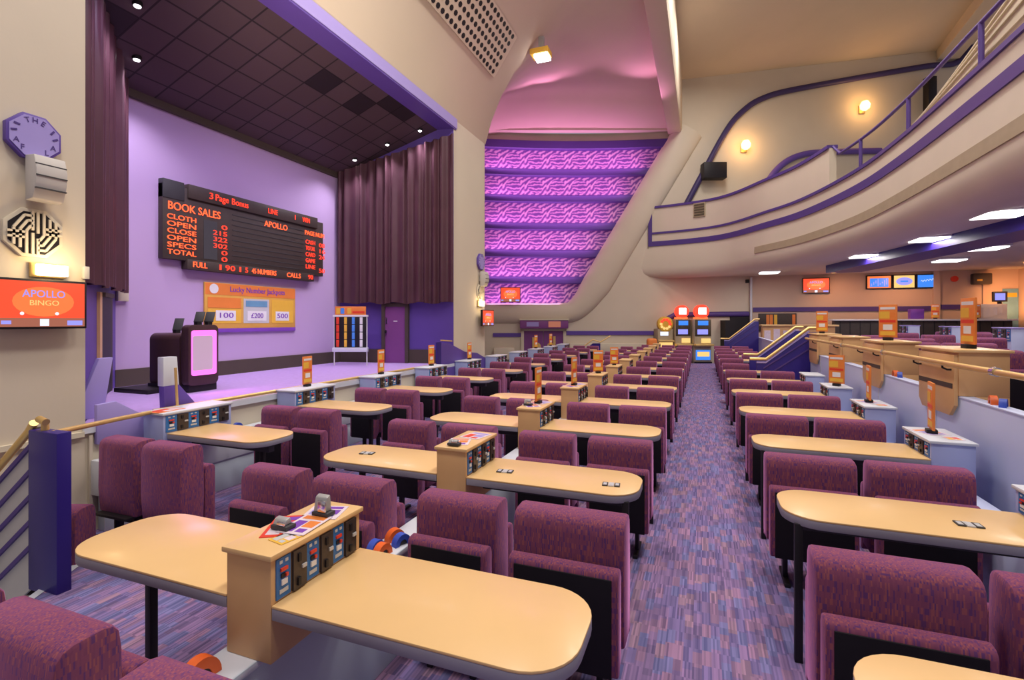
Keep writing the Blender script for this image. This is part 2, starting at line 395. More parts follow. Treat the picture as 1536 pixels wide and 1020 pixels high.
def curtain(F, a0, a1, zt0, zt1, zb, label, o=.16):
    m = MB(); n = 110; vs = []; fs = []
    w = a1 - a0
    rows = 7
    for j in range(rows):
        for i in range(n + 1):
            t = i / n; ph = t * w * 2 * PI / .17
            amp = .045 * (.75 + .45 * math.sin(t * 23.1 + 1.3) * math.sin(t * 9.7))
            a = a0 + w * t + .02 * math.sin(ph * .5 + .7)
            zt = zt0 + (zt1 - zt0) * t
            z = zt + (zb - zt) * j / (rows - 1) + (.02 * math.sin(ph * .31) if j == rows - 1 else 0)
            vs.append(F(a, z, o + amp * math.sin(ph + .5 * math.sin(t * 31) + j * .05)))
    b = n + 1
    for j in range(rows - 1):
        for i in range(n): fs.append((j * b + i, j * b + i + 1, (j + 1) * b + i + 1, (j + 1) * b + i))
    back = len(vs); vs2 = [v - F.n * .012 for v in vs]
    fs2 = [tuple(back + k for k in reversed(q)) for q in fs]
    rim = [(j * b, (j + 1) * b, back + (j + 1) * b, back + j * b) for j in range(rows - 1)] + [(j * b + n, back + j * b + n, back + (j + 1) * b + n, (j + 1) * b + n) for j in range(rows - 1)]
    rim += [((rows - 1) * b + i, (rows - 1) * b + i + 1, back + (rows - 1) * b + i + 1, back + (rows - 1) * b + i) for i in range(n)] + [(i + 1, i, back + i, back + i + 1) for i in range(n)]
    m.add(vs + vs2, fs + fs2 + rim, 'curtain')
    return solo('stage_curtain', m, label, 'curtain', tuple(F(.5 * (a0 + a1), zb, o)), smooth=70)
curtain(SRF, .02, 2.47, 4.72, 5.34, 2.05, 'wide pleated dark maroon curtain hanging above the plum stage door')
curtain(SL, .22, 2.86, 5.4, 4.8, 2.07, 'narrow pleated dark maroon curtain at the left edge of the stage', o=.12)

# big far wall with the pink niche
a_r = lambda z: 2.63 + .600 * (z - 2.85)
A0 = -1.35
m = MB()
m.prism([FW(-2.5, -1, 0), FW(-2.5, 2.4, 0), FW(2.7, 2.4, 0), FW(7.1, 9.7, 0), FW(-2.5, 9.7, 0), FW(-2.5, 14.5, 0), FW(24, 14.5, 0), FW(24, -1, 0)], FW.n * -.3, 'cream')
struct('wall_far', m)
def niche_path(a0, a1, n=18):
    P = []; Q = []
    for i in range(n + 1):
        a = a0 + (a1 - a0) * i / n
        o = -.12 - .42 * (1 - ((a - 2.6) / 4.6) ** 2)
        p = FW(a, 0, o); P.append((p.x, p.y)); Q.append((FW.n.x, FW.n.y))
    return P, Q
LZ = [(9.01, 9.37), (7.86, 8.17), (6.74, 7.05), (5.56, 5.87), (4.39, 4.72), (3.27, 3.58)]
bot = [8.12, 7.0, 5.82, 4.67, 3.53, 2.35]
for i, ((z0, z1), zb) in enumerate(zip(LZ, bot)):
    p, q = niche_path(A0, a_r(z0) + .45)
    m = MB().sweep(p, q, [(0, zb - .05), (0, z0 + .05)], 'niche_print', closed=False)
    struct('wall_niche', m)
    p, q = niche_path(A0, a_r(z1) + .45)
    m = MB().sweep(p, q, [(0, z0), (.20, z0), (.23, z0 + .03), (.23, z1 - .03), (.20, z1), (0, z1)], 'band_purple'); struct('trim_%d' % (10 + i), m)
for i, zb in enumerate([z1 for z0, z1 in LZ[1:]] + [2.42]):   # pink light washing up each panel from behind the ledge below it
    a0, a1 = A0 + .3, a_r(zb) - .35
    area('niche_glow', FW((a0 + a1) / 2, zb + .02, .16), a1 - a0, 7.5 * (a1 - a0), (1, .36, .88), Vector((0, 0, 1)) - FW.n * .9, sy=.12).rotation_mode = 'XYZ'
m = MB(); p, q = niche_path(A0, 7.2); m.sweep(p, q, [(0, 9.3), (0, 9.75), (-.1, 9.75), (-.1, 9.3)], 'cream'); struct('wall_niche', m)
m = MB().fbox(FW, A0 - .3, A0, 2.2, 9.8, -1.0, .0, 'cream'); struct('wall_niche', m)
# rounded frame along the niche
fp = [(-1.6, 2.0), (.6, 2.0), (1.9, 2.0), (2.55, 2.08), (3.0, 2.5), (3.4, 3.15), (4.2, 4.5), (5.4, 6.5), (6.6, 8.5), (7.35, 9.75)]
fp = [(v[0], v[1]) for v in smooth_path([(a, z, 0) for a, z in fp], 6)]
m = MB(); vs = []; fs = []; n = 10
for i, (a, z) in enumerate(fp):
    b0 = fp[max(0, i - 1)]; b1 = fp[min(len(fp) - 1, i + 1)]; t = Vector((b1[0] - b0[0], b1[1] - b0[1])).normalized(); nn = Vector((t.y, -t.x))
    for k in range(n + 1):
        th = PI * k / n; k_ = min(1, max(0, (z - 2.05) / 1.2)); w = (.44 + .18 * k_) * math.cos(th) + .12 * k_; o = .36 * math.sin(th)
        vs.append(FW(a + nn.x * w, z + nn.y * w, o - .1))
for i in range(len(fp) - 1):
    for k in range(n): b = i * (n + 1) + k; fs.append((b, b + 1, b + n + 2, b + n + 1))
m.add(vs, fs, 'cream'); struct('trim_20', m, smooth=60)
# blue line and door on the far wall
m = MB(); m.fbox(FW, -.8, .38, 1.02, 1.18, 0, .05, 'purple'); m.fbox(FW, 2.28, 5.95, 1.10, 1.27, 0, .05, 'purple'); struct('trim_21', m)
m = MB(); m.tube([FW(6.1, 1.2, .05), FW(6.3, 1.45, .05), FW(6.55, 1.8, .05), FW(6.85, 1.95, .05), FW(9.9, 1.98, .05)], .11, 'band_purple'); struct('trim_22', m, smooth=50)
d = MB(); d.fbox(FW, .5, 1.31, -.8, 1.27, -.02, .05, 'door_plum'); d.fbox(FW, 1.33, 2.14, -.8, 1.27, -.02, .05, 'door_plum'); d3 = struct('door_3', d)
m = MB(); m.fbox(FW, .38, .5, -.8, 1.33, 0, .12, 'cream_panel'); m.fbox(FW, 2.14, 2.26, -.8, 1.33, 0, .12, 'cream_panel'); m.fbox(FW, .38, 2.26, 1.27, 1.37, 0, .12, 'cream_panel'); struct('door_frame', m, d3)
m = MB(); m.fbox(FW, .85, .95, .1, 1.0, .05, .12, 'brass'); m.fbox(FW, 1.72, 1.82, .1, 1.05, .05, .12, 'brass')
m.cyl(FW(1.05, .62, .05), .16, .03, 'brass', FW.n); m.cyl(FW(1.62, .62, .05), .16, .03, 'brass', FW.n); struct('door_handle', m, d3)
t = thing('door_sign', 'long plum sign with a lit panel above the double doors on the far wall', 'sign', tuple(FW(1.3, 1.37, .1)))
part('sign_board', MB().fbox(FW, .33, 2.32, 1.38, 1.72, .02, .42, 'door_plum'), t, .01)
m = MB(); m.fbox(FW, .6, 1.1, 1.46, 1.64, .42, .43, 'lilac_light'); part('sign_panel', m, t, label='lilac panel')
m = MB(); m.fbox(FW, 1.5, 2.0, 1.43, 1.67, .42, .44, 'screen_dim'); part('sign_panel', m, t, label='pale lit panel')
m = MB().fbox(FW, .30, 2.35, 1.72, 1.77, 0, .45, 'cream_panel'); struct('trim_23', m)

# ceilings
def loft(name, secs, mat, smooth=60):
    n = len(secs[0]); m = MB(); vs = [v for s_ in secs for v in s_]
    m.add(vs, [(i * n + j, i * n + j + 1, (i + 1) * n + j + 1, (i + 1) * n + j) for i in range(len(secs) - 1) for j in range(n - 1)], mat)
    return struct(name, m, smooth=smooth)
prof = [(-4.6, 5.7), (-4.45, 6.2), (-4.2, 6.75), (-3.9, 7.25), (-3.4, 7.9), (-2.7, 8.65), (-2.0, 9.3), (-1.2, 9.85)]
def wsec(o, zs):
    a1 = (-1.22 + 7.47 - .355 * o) / .9348; aa = [-1.6 + (a1 + 1.6) * q for q in (-.03, .03, .11, .18, .31, .47, .66, 1)]
    return [FW(a, z, o) for a, z in zip(aa, zs)]
secs = [[(x, y, z) for x, z in prof] for y in (-2.5, 4, 8, 10.4)]
far = wsec(1.8, [9.3, 9.75, 10.1, 10.35, 10.55, 10.6, 10.55, 10.4])
for q in (.18, .36, .54, .72, .88): secs.append([Vector(a).lerp(b, q) for a, b in zip(secs[3], far)])
secs.append(far)
secs.append(wsec(1.5, [9.4, 9.85, 10.15, 10.3, 10.35, 10.35, 10.3, 10.2]))
secs.append(wsec(.9, [9.4, 9.7, 9.9, 10.0, 10.05, 10.05, 10., 9.95]))
secs.append(wsec(-.3, [9.38, 9.55, 9.65, 9.7, 9.72, 9.72, 9.72, 9.72]))
loft('ceiling', secs, 'ceiling_paint')
m = MB(); m.box(-1.35, -.8, -2.5, 22.4, 9.55, 10.9, 'ceiling_paint'); m.box(-.95, -.78, -2.5, 22.5, 9.6, 13.2, 'ceiling_paint'); struct('trim_24', m, bevel=.06)
m = MB(); m.add([(-.9, -2.5, 12.3), (14, -2.5, 12.9), (14, 28, 13.6), (-.9, 22.6, 11.8)], [(0, 1, 2, 3)], 'ceiling_paint'); struct('ceiling_gallery', m)
m = MB(); m.prism([(9.2, 26, 12.6), (9.2, 26, 14), (10.0, 26, 14), (10.0, 26, 12.6)], (-1.6, -30, 0), 'ceiling_paint'); struct('trim_25', m)
# perforated ceiling grille on the cove
def on_cove(x):
    for (x0, z0), (x1, z1) in zip(prof, prof[1:]):
        if x0 <= x <= x1: return z0 + (z1 - z0) * (x - x0) / (x1 - x0)
g = thing('ceiling_grille', 'long perforated ventilation grille in the pink ceiling above the stage pier', 'vent', (-3.95, 8.0, 7.2))
gx0, gx1, gy0, gy1 = -4.14, -3.62, 3.0, 9.75
tv = Vector((gx1 - gx0, 0, on_cove(gx1) - on_cove(gx0))); Lg = tv.length; tv.normalize(); nv = Vector((tv.z, 0, -tv.x))
base = Vector((gx0, 0, on_cove(gx0)))
gp = lambda s_, y, o: base + tv * s_ + Vector((0, y, 0)) + nv * o
m = MB(); m.prism([gp(0, gy0, .02), gp(0, gy1, .02), gp(Lg, gy1, .02), gp(Lg, gy0, .02)], nv * .02, 'ceiling_paint'); part('grille_plate', m, g)
m = MB()
ny = int((gy1 - gy0) / .155)
for j in range(ny):
    for i in range(6):
        c = gp(Lg * (i + .5) / 6, gy0 + .155 * (j + .5) + (.0), .041)
        m.prism([c + tv * .047 * math.cos(q * PI / 4) + Vector((0, .055 * math.sin(q * PI / 4), 0)) for q in range(8)], nv * .004, 'black')
o = part('vent_hole', m, g); o['kind'] = 'stuff'

# gallery balcony
bp = [(-3.7, 21.2, 0), (-2.1, 21.62, 0), (.53, 20.85, 0), (2.05, 18.6, 0), (2.85, 17.0, 0), (3.5, 14.4, 0), (3.71, 12.06, 0), (3.75, 9.4, 0), (3.75, 7.4, 0), (3.75, 3.0, 0), (3.75, -2.5, 0)]
bpath = [(v.x, v.y) for v in smooth_path(bp, 8)]
bn = normals2(bpath, 1)      # outwards = towards the hall
def sgn_fix(path, nr):
    c = Vector((0, 8)); k = len(path) // 2
    return nr if (c - Vector(path[k])).dot(Vector(nr[k])) > 0 else [(-a, -b) for a, b in nr]
bn = sgn_fix(bpath, bn)
ka = next(i for i, p in enumerate(bpath) if p[0] > -2.14)
m = MB(); m.sweep(bpath, bn, [(-2.2, 3.56), (-1.2, 3.54), (-.55, 3.47), (-.25, 3.47), (-.06, 3.54), (.03, 3.68), (.06, 3.9), (.03, 4.3), (0, 4.7), (-.25, 4.72), (-.25, 3.9), (-2.2, 3.9)], 'cream'); m.sweep(bpath[ka:], bn[ka:], [(0, 4.69), (0, 5.30), (-.25, 5.30), (-.25, 4.69)], 'cream')
bal = struct('balcony', m, smooth=50)
kb = next(i for i, p in enumerate(bpath) if p[1] < 16.0)
m = MB(); m.sweep(bpath[ka:kb + 1], bn[ka:kb + 1], [(-.02, 5.2), (-.02, 6.4), (-.2, 6.4), (-.2, 5.2)], 'cream'); struct('balcony_parapet', m, bal, smooth=50)
def band(z0, z1, i0, i1, nm, mt='band_purple', o=.03, par=None):
    m = MB(); m.sweep(bpath[i0:i1], bn[i0:i1], [(-.03, z0), (o, z0), (o, z1), (-.03, z1)], mt); return struct(nm, m, par, smooth=50)
band(4.80, 5.0, ka, len(bpath), 'trim_26'); band(5.30, 5.38, ka, len(bpath), 'trim_27', o=.04)
m = MB(); m.sweep(bpath[ka:kb + 1], bn[ka:kb + 1], [(-.24, 6.38), (.03, 6.38), (.03, 6.47), (-.24, 6.47)], 'band_purple'); struct('trim_28', m, smooth=50)
m = MB(); p = bpath[ka]; e = Vector((bn[ka][0], bn[ka][1])); tt = Vector((e.y, -e.x))
q0 = Vector((bpath[ka + 1][0] - p[0], bpath[ka + 1][1] - p[1])).normalized(); m.prism([(p[0] + e.x * .05, p[1] + e.y * .05, 4.8), (p[0] + e.x * .05, p[1] + e.y * .05, 6.45), (p[0] + q0.x * .15 + e.x * .05, p[1] + q0.y * .15 + e.y * .05, 6.45), (p[0] + q0.x * .15 + e.x * .05, p[1] + q0.y * .15 + e.y * .05, 4.8)], (-e.x * .1, -e.y * .1, 0), 'band_purple'); struct('trim_29', m)
k0 = next(i for i, p in enumerate(bpath) if p[1] < 19.4)
m = MB(); m.sweep(bpath[k0:], bn[k0:], [(.0, 4.02), (.075, 4.02), (.065, 4.24), (.0, 4.24)], 'vent_beige')
s_ = solo('vent_strip', m, 'long beige vent strip curving along the lower balcony front', 'vent', (3.8, 12, 4.02), smooth=50)
for j in range(4):   # low steps of the gallery front, growing towards the right
    idx = range(kb + 2, len(bpath)); off = -.22 - .13 * j; vs = []; fs = []
    for i in idx:
        g = max(.02, min(1.5, (15.6 - bpath[i][1]) / 6.2)); zt = 5.36 + .33 * (j + 1) * g
        for o, z in ((off, 5.0), (off, zt - .025), (off + .03, zt - .025), (off + .03, zt), (off - .14, zt), (off - .14, 5.0)): vs.append((bpath[i][0] + bn[i][0] * o, bpath[i][1] + bn[i][1] * o, z))
    n_ = len(idx)
    for i in range(n_ - 1): fs += [(6 * i + k, 6 * i + (k + 1) % 6, 6 * i + 6 + (k + 1) % 6, 6 * i + 6 + k) for k in range(6)]
    fs += [tuple(range(6))[::-1], tuple(range(6 * n_ - 6, 6 * n_))]
    struct('balcony_tier', MB().add(vs, fs, 'tier_beige'), bal, smooth=30)
# gallery rail
t = thing('gallery_rail', 'purple metal guard rail running along the upper balcony edge', 'railing', (3.4, 12, 5.38))
rp = [(bpath[i][0] - bn[i][0] * .12, bpath[i][1] - bn[i][1] * .12, 6.42 if i == kb else 6.12) for i in range(kb, len(bpath))]
part('top_rail', MB().tube(rp, .035, 'band_purple'), t, smooth=50)
for yy in (16.0, 14.3, 12.1, 9.45, 7.2, 5.0):
    i = min(range(len(bpath)), key=lambda i: abs(bpath[i][1] - yy)); x, y = bpath[i][0] - bn[i][0] * .12, bpath[i][1] - bn[i][1] * .12
    part('post', MB().tube([(x, y, 5.3), (x, y, 6.42 if yy == 16 else 6.12)], .04, 'band_purple'), t, smooth=50)
# gallery pipes and lamps on the far wall
def pipe(pts, r, label, mt='band_purple'):
    pth = smooth_path([FW(a, z, o) for a, z, o in pts], 6)
    solo('wall_pipe', MB().tube(pth, r, mt), label, 'pipe', tuple(FW(*pts[0])), smooth=50)
pipe([(7.2, 6.4, .1), (8.0, 7.9, .1), (9.0, 9.7, .1), (9.7, 10.5, .1), (10.5, 11.0, .1), (12., 11.4, .1), (17.1, 12.3, .1), (18.6, 12.5, .1), (19.3, 13.4, .1), (19.9, 14.1, .1)], .12, 'long dark purple band rising and bending across the gallery wall', 'band_dark')
pipe([(10.1, 6.4, .1), (10.75, 7.6, .1), (11.4, 8.3, .1), (12.2, 8.65, .1), (13.2, 8.75, .1), (15.4, 8.8, .1)], .13, 'short curved purple handrail behind the balcony parapet', 'purple')
for i, (a, z) in enumerate(((9.72, 9.0), (14.67, 10.63))):
    t = thing('wall_lamp', ('left' if i == 0 else 'right') + ' of two glowing amber lamps on the gallery wall', 'lamp', tuple(FW(a, z - .2, 0)), 'gallery wall lamps')
    part('lamp_bracket', MB().fbox(FW, a - .12, a + .12, z - .25, z + .1, 0, .06, 'brass'), t, .01)
    part('lamp_shade', MB().lathe(tuple(FW(a, z - .18, .22)), [(.08, 0), (.17, .08), (.19, .22), (.12, .36)], 'lamp_amber'), t, smooth=60)
    p = FW(a, z, .55); point('lamp_glow', p, 45, (1, .55, .2), .2)
t = thing('loudspeaker', 'black box loudspeaker mounted on the gallery wall beside the slanting band', 'speaker', tuple(FW(8.3, 7.6, 0)))
part('cabinet', MB().fbox(FW, 7.86, 8.8, 7.55, 8.2, .12, .55, 'black'), t, .02); part('bracket', MB().fbox(FW, 8.2, 8.45, 7.7, 8.0, 0, .13, 'dark_grey'), t)
t = thing('balcony_vent', 'small square dark louvre vent on the pale balcony front', 'vent', (.3, 20.9, 5.6))
i = min(range(len(bpath)), key=lambda i: abs(bpath[i][0] - .05)); FV = Frame((bpath[i][0] + bn[i][0] * .0, bpath[i][1] + bn[i][1] * .0), (-bn[i][1], bn[i][0]))
if FV.n.dot(Vector((bn[i][0], bn[i][1], 0))) < 0: FV = Frame((bpath[i][0], bpath[i][1]), (bn[i][1], -bn[i][0]))
part('vent_frame', MB().fbox(FV, -.26, .22, 5.82, 6.38, -.05, .03, 'vent_beige'), t)
m = MB()
for j in range(5): m.fbox(FV, -.22, .18, 5.87 + .1 * j, 5.93 + .1 * j, .03, .05, 'vent_dark')
part('vent_slat', m, t)
t = solo('loudspeaker', MB().fbox(FW, 17.0, 17.35, 10.2, 11.7, .3, .6, 'black'), 'tall slim black loudspeaker hanging below the gallery band', 'speaker', tuple(FW(17.2, 10.2, .4)), bevel=.02)

# under the balcony
m = MB(); so = [(bpath[i][0] - bn[i][0] * 1.0, bpath[i][1] - bn[i][1] * 1.0, 3.56) for i in range(0, len(bpath), 3)]
m.prism(so + [(13, -2.5, 3.56), (13, 24, 3.56), (-2, 24, 3.56)], (0, 0, .2), 'cream'); struct('ceiling_soffit', m)
m = MB().fbox(FR, 1.9, 10.7, -.2, 3.7, -.2, 0, 'orange_wall'); struct('wall_bar', m)
m = MB().box(10.6, 10.8, -2, 23.4, .4, 3.7, 'orange_wall'); struct('wall_right', m)
m = MB(); m.fbox(FR, 2.0, 8.05, 2.07, 2.25, 0, .05, 'band_purple'); m.fbox(FR, 8.35, 9.4, 2.12, 2.3, 0, .05, 'band_purple'); struct('trim_30', m)
m = MB().fbox(FR, 8.1, 8.3, .6, 3.6, 0, .12, 'orange_wall'); struct('trim_31', m)
m = MB(); m.prism([(3.9, 19.5, 3.30), (4.9, 19.5, 3.30), (6.6, 9.5, 3.30), (5.6, 9.5, 3.30)], (0, 0, .27), 'deep_purple'); struct('trim_32', m)
flu = [(4.73, 10.8), (4.73, 13.6), (4.25, 16.5), (2.35, 20.9), (6.3, 12.7), (6.6, 15.8), (6.9, 18.6), (4.8, 8.2), (5.0, 19.6)]
wl = ['nearest to the balcony edge', 'second from the balcony edge', 'third from the balcony edge', 'farthest left, close to the corner', 'beyond the dark beam, nearest', 'beyond the dark beam, middle', 'beyond the dark beam, farthest', 'at the right edge of the photo', 'just left of the dark beam end']
for (x, y), w in zip(flu, wl):
    t = thing('ceiling_light', 'bright rectangular light under the balcony, ' + w, 'light', (x, y, 3.5), 'lights under the balcony')
    part('light_frame', MB().box(x - .36, x + .36, y - .36, y + .36, 3.50, 3.56, 'white'), t, .01)
    part('diffuser', MB().box(x - .32, x + .32, y - .32, y + .32, 3.47, 3.505, 'lamp_tube'), t, .01)
    area('ceiling_light_glow', (x, y, 3.44), .6, 30, (1, .93, .88))

# ------------------------------------------------------------------ repeats: seats
def seat_proto(x0, x1):
    w = x1 - x0; xc = 0
    t = thing('tip_up_seat', '', 'seat', (0, 0, 0))
    x0, x1 = -w / 2, w / 2
    def prism_x(pr, xa, xb, mt, mb=None):
        mb = mb or MB(); return mb.prism([(xa, y, z) for y, z in pr], (xb - xa, 0, 0), mt)
    back = [(-.165, .27), (-.178, .45), (-.174, .74), (-.168, .785), (-.150, .808), (-.122, .817), (-.05, .82), (-.022, .812), (-.005, .79), (.002, .74), (.006, .45), (0, .27)]
    part('backrest', prism_x(back, x0, x1, 'seat_fabric'), t, .014, 2, 40)
    ya = -.085
    for sd in (-1, 1):
        yi, yo = ya + sd * .10, ya + sd * .185
        pr = [(yi, .27), (yi, .61), (yi + sd * .012, .64), (yi + sd * .035, .65), (yo - sd * .02, .646), (yo - sd * .004, .632), (yo, .61), (yo, .21), (yo - sd * .03, .205)]
        s_ = part('seat' if sd < 0 else 'seat', prism_x(pr, x0 + .012, x1 - .012, 'seat_fabric'), t, .01, 2, 40)
        yb = yo + sd * .004
        part('seat_board', MB().box(x0 + .04, x1 - .04, min(yo - sd * .01, yb), max(yo - sd * .01, yb), .205, .618, 'black_board'), s_, .003)
        s_['side'] = 'near' if sd < 0 else 'far'
    fm = MB()
    for xx in (x0 + .12, x1 - .12):
        fm.box(xx - .015, xx + .015, ya - .03, ya + .03, .02, .30, 'black'); fm.box(xx - .018, xx + .018, ya - .13, ya + .13, 0, .025, 'black')
    fm.box(x0 + .03, x1 - .03, ya - .02, ya + .02, .19, .245, 'black'); fm.box(x0 + .03, x1 - .03, ya - .13, ya + .13, .255, .275, 'black')
    part('frame', fm, t, .004)
    return t
protos = {}
RP = 1.497
blocks = [  # x0, x1, ridge of row 0, pitch, rows, where, group, z
    (-.800, -.338, 2.36, RP, range(0, 12), 'beside the aisle on its left', 'left aisle-end seats', 0),
    (-1.350, -.915, 2.36, RP, range(-1, 12), 'left of the aisle, touching the pale ledge', 'seats right of the ledge', 0),
    (-2.060, -1.600, 2.40, RP, range(-1, 12), 'just left of the pale centre ledge', 'seats left of the ledge', 0),
    (-2.590, -2.190, 2.40, RP, range(-1, 11), 'at the left end of the middle block', 'left-end seats of the middle block', 0),
    (-3.765, -3.355, 2.58, 1.48, range(0, 11), 'at the right end of the stage-side block', 'outer stage-side seats', 0),
    (-4.24, -3.84, 2.58, 1.48, range(0, 11), 'in the stage-side block against the stage front', 'inner stage-side seats', 0),
    (.392, .897, 2.30, 1.507, range(0, 12), 'beside the aisle on its right', 'right aisle-end seats', 0),
    (.964, 1.480, 2.30, 1.507, [0, 1, 2, 3, 4, 5, 8, 9, 10, 11], 'right of the aisle, next to the blue partition', 'seats beside the blue partition', 0),
    (2.30, 2.81, 4.45, 1.75, range(0, 5), 'on the upper level behind the wooden boxes', 'upper level seats by the boxes', .6),
    (2.86, 3.37, 4.45, 1.75, range(0, 5), 'on the upper level, second seat from the wooden boxes', 'upper level second seats', .6),
    (4.10, 4.61, 5.3, 1.75, range(0, 6), 'on the upper level, left of the blue far boxes', 'upper level middle seats', .6),
    (5.55, 6.06, 7.0, 1.75, range(0, 6), 'on the upper level, right of the blue far boxes', 'upper level rear seats', .6),
    (6.11, 6.62, 7.0, 1.75, range(0, 6), 'on the upper level, farthest right towards the bar', 'upper level end seats', .6),
]
for bi, (x0, x1, r0, pit, rows, where, grp, zf) in enumerate(blocks):
    w = round(x1 - x0, 2)
    for n_, k in enumerate(rows):
        y = r0 + pit * k + (.07 if k == -1 else 0); loc = ((x0 + x1) / 2, y, zf)
        lab = 'purple tip-up seat %s, %s row back' % (where, ORD[n_])
        key = .515
        if key not in protos:
            pr = seat_proto(0, .515); protos[key] = pr; pr.location = loc; pr['label'] = lab; pr['group'] = grp
            continue
        skip = []
        if k == -1 or (bi in (4, 5) and k == 0): skip = [c for c in protos[key].children if c.get('side') == 'near']
        o = dup(protos[key], loc, lab, grp, skip)
        o.scale = ((x1 - x0) / .515, 1, 1)
for o in list(COL.objects):
    if 'side' in o: del o['side']

# ------------------------------------------------------------------ tables
def table_proto(length, flip, name_label, lx=.065, ly=-.185):
    """top runs from x=0 (rounded end) to x=length (square end at the box); flip mirrors it"""
    t = thing('bingo_table', name_label, 'table', (0, 0, 0))
    hw, r = .235, .17; pts = []
    for k in range(9):
        th = PI / 2 + k / 8 * PI / 2; pts.append((r + r * math.cos(th), hw - r + r * math.sin(th)))
    for k in range(9):
        th = PI + k / 8 * PI / 2; pts.append((r + r * math.cos(th), -hw + r + r * math.sin(th)))
    pts += [(length, -hw), (length, hw)]
    fx = -1 if flip else 1
    part('tabletop', MB().prism([(x * fx, y, .722) for x, y in pts], (0, 0, .010), 'beech'), t, .003, 2, 40)
    part('edge_band', MB().prism([(x * fx, y, .682) for x, y in pts], (0, 0, .041), 'edge_grey'), t, .004, 2, 40, label='grey table edge')
    part('leg', MB().box(fx * lx - .018, fx * lx + .018, ly - .018, ly + .018, 0, .69, 'black'), t, .003)
    part('support', MB().box(min(fx * .1, fx * (length - .02)), max(fx * .1, fx * (length - .02)), -.03, .03, .60, .685, 'dark_grey'), t, .003)
    return t
def run_tables(proto, xs, ys, where, grp, z=0.):
    for n_, y in enumerate(ys):
        lab = 'tan laminate table with rounded end %s, %s row back' % (where, ORD[n_])
        if proto['label'] == '': o = proto; o.location = (xs, y, z); o['label'] = lab; o['group'] = grp
        else: o = dup(proto, (xs, y, z), lab, grp)
TC = [1.53 + RP * k for k in range(12)]
TS_ = [3.20 + 1.48 * k for k in range(10)]
TR_ = [1.52 + 1.507 * k for k in range(12)]
run_tables(table_proto(1.03, True, ''), -.335, TC, 'left of the aisle', 'aisle side tables')
run_tables(table_proto(.985, False, '', .24, 0), -2.56, TC[:11], 'left of the wooden coin boxes', 'middle block tables')
run_tables(table_proto(1.03, True, '', .2, 0), -3.27, TS_, 'beside the stage front', 'stage side tables')
run_tables(table_proto(1.11, False, ''), .385, [y for k, y in enumerate(TR_) if k not in (7,)], 'right of the aisle', 'right side tables')

# ------------------------------------------------------------------ plinths (continuous pale ledges) and partition
m = MB().box(-1.585, -1.445, .2, 19.0, 0, .50, 'teal_grey'); m.box(-1.60, -1.43, .2, 19.0, .50, .53, 'pale_ledge')
solo('ledge', m, 'long pale grey-blue ledge running under the centre coin boxes', 'ledge', (-1.51, 9, 0), bevel=.006)
m = MB(); m.box(-4.59, -4.485, 2.55, 18.2, .30, .58, 'pale_ledge'); m.box(-4.585, -4.50, 2.6, 18.2, 0, .30, 'teal_grey')
solo('ledge', m, 'pale grey-blue ledge along the stage front behind the stage-side seats', 'ledge', (-4.47, 9, 0), bevel=.006)
m = MB().box(1.53, 1.74, 1.0, 10.6, 0, .52, 'pale_blue')
solo('ledge', m, 'pale blue ledge along the foot of the right partition', 'ledge', (1.63, 6, 0), bevel=.006)
m = MB(); m.box(1.90, 1.98, .5, 10.75, 0, 1.09, 'pale_blue'); m.box(1.89, 1.99, .5, 10.75, 1.09, 1.105, 'pale_blue')
struct('wall_partition', m, bevel=.004)
m = MB(); m.box(1.90, 1.98, 12.35, 20.5, 0, 1.09, 'pale_blue'); m.box(1.89, 1.99, 12.35, 20.5, 1.09, 1.105, 'pale_blue'); struct('wall_partition', m)
m = MB()
for k in range(6): m.box(1.893, 1.90, 3.85 + 1.5 * k, 3.87 + 1.5 * k, .0, 1.09, 'pale_ledge')
struct('trim_33', m)

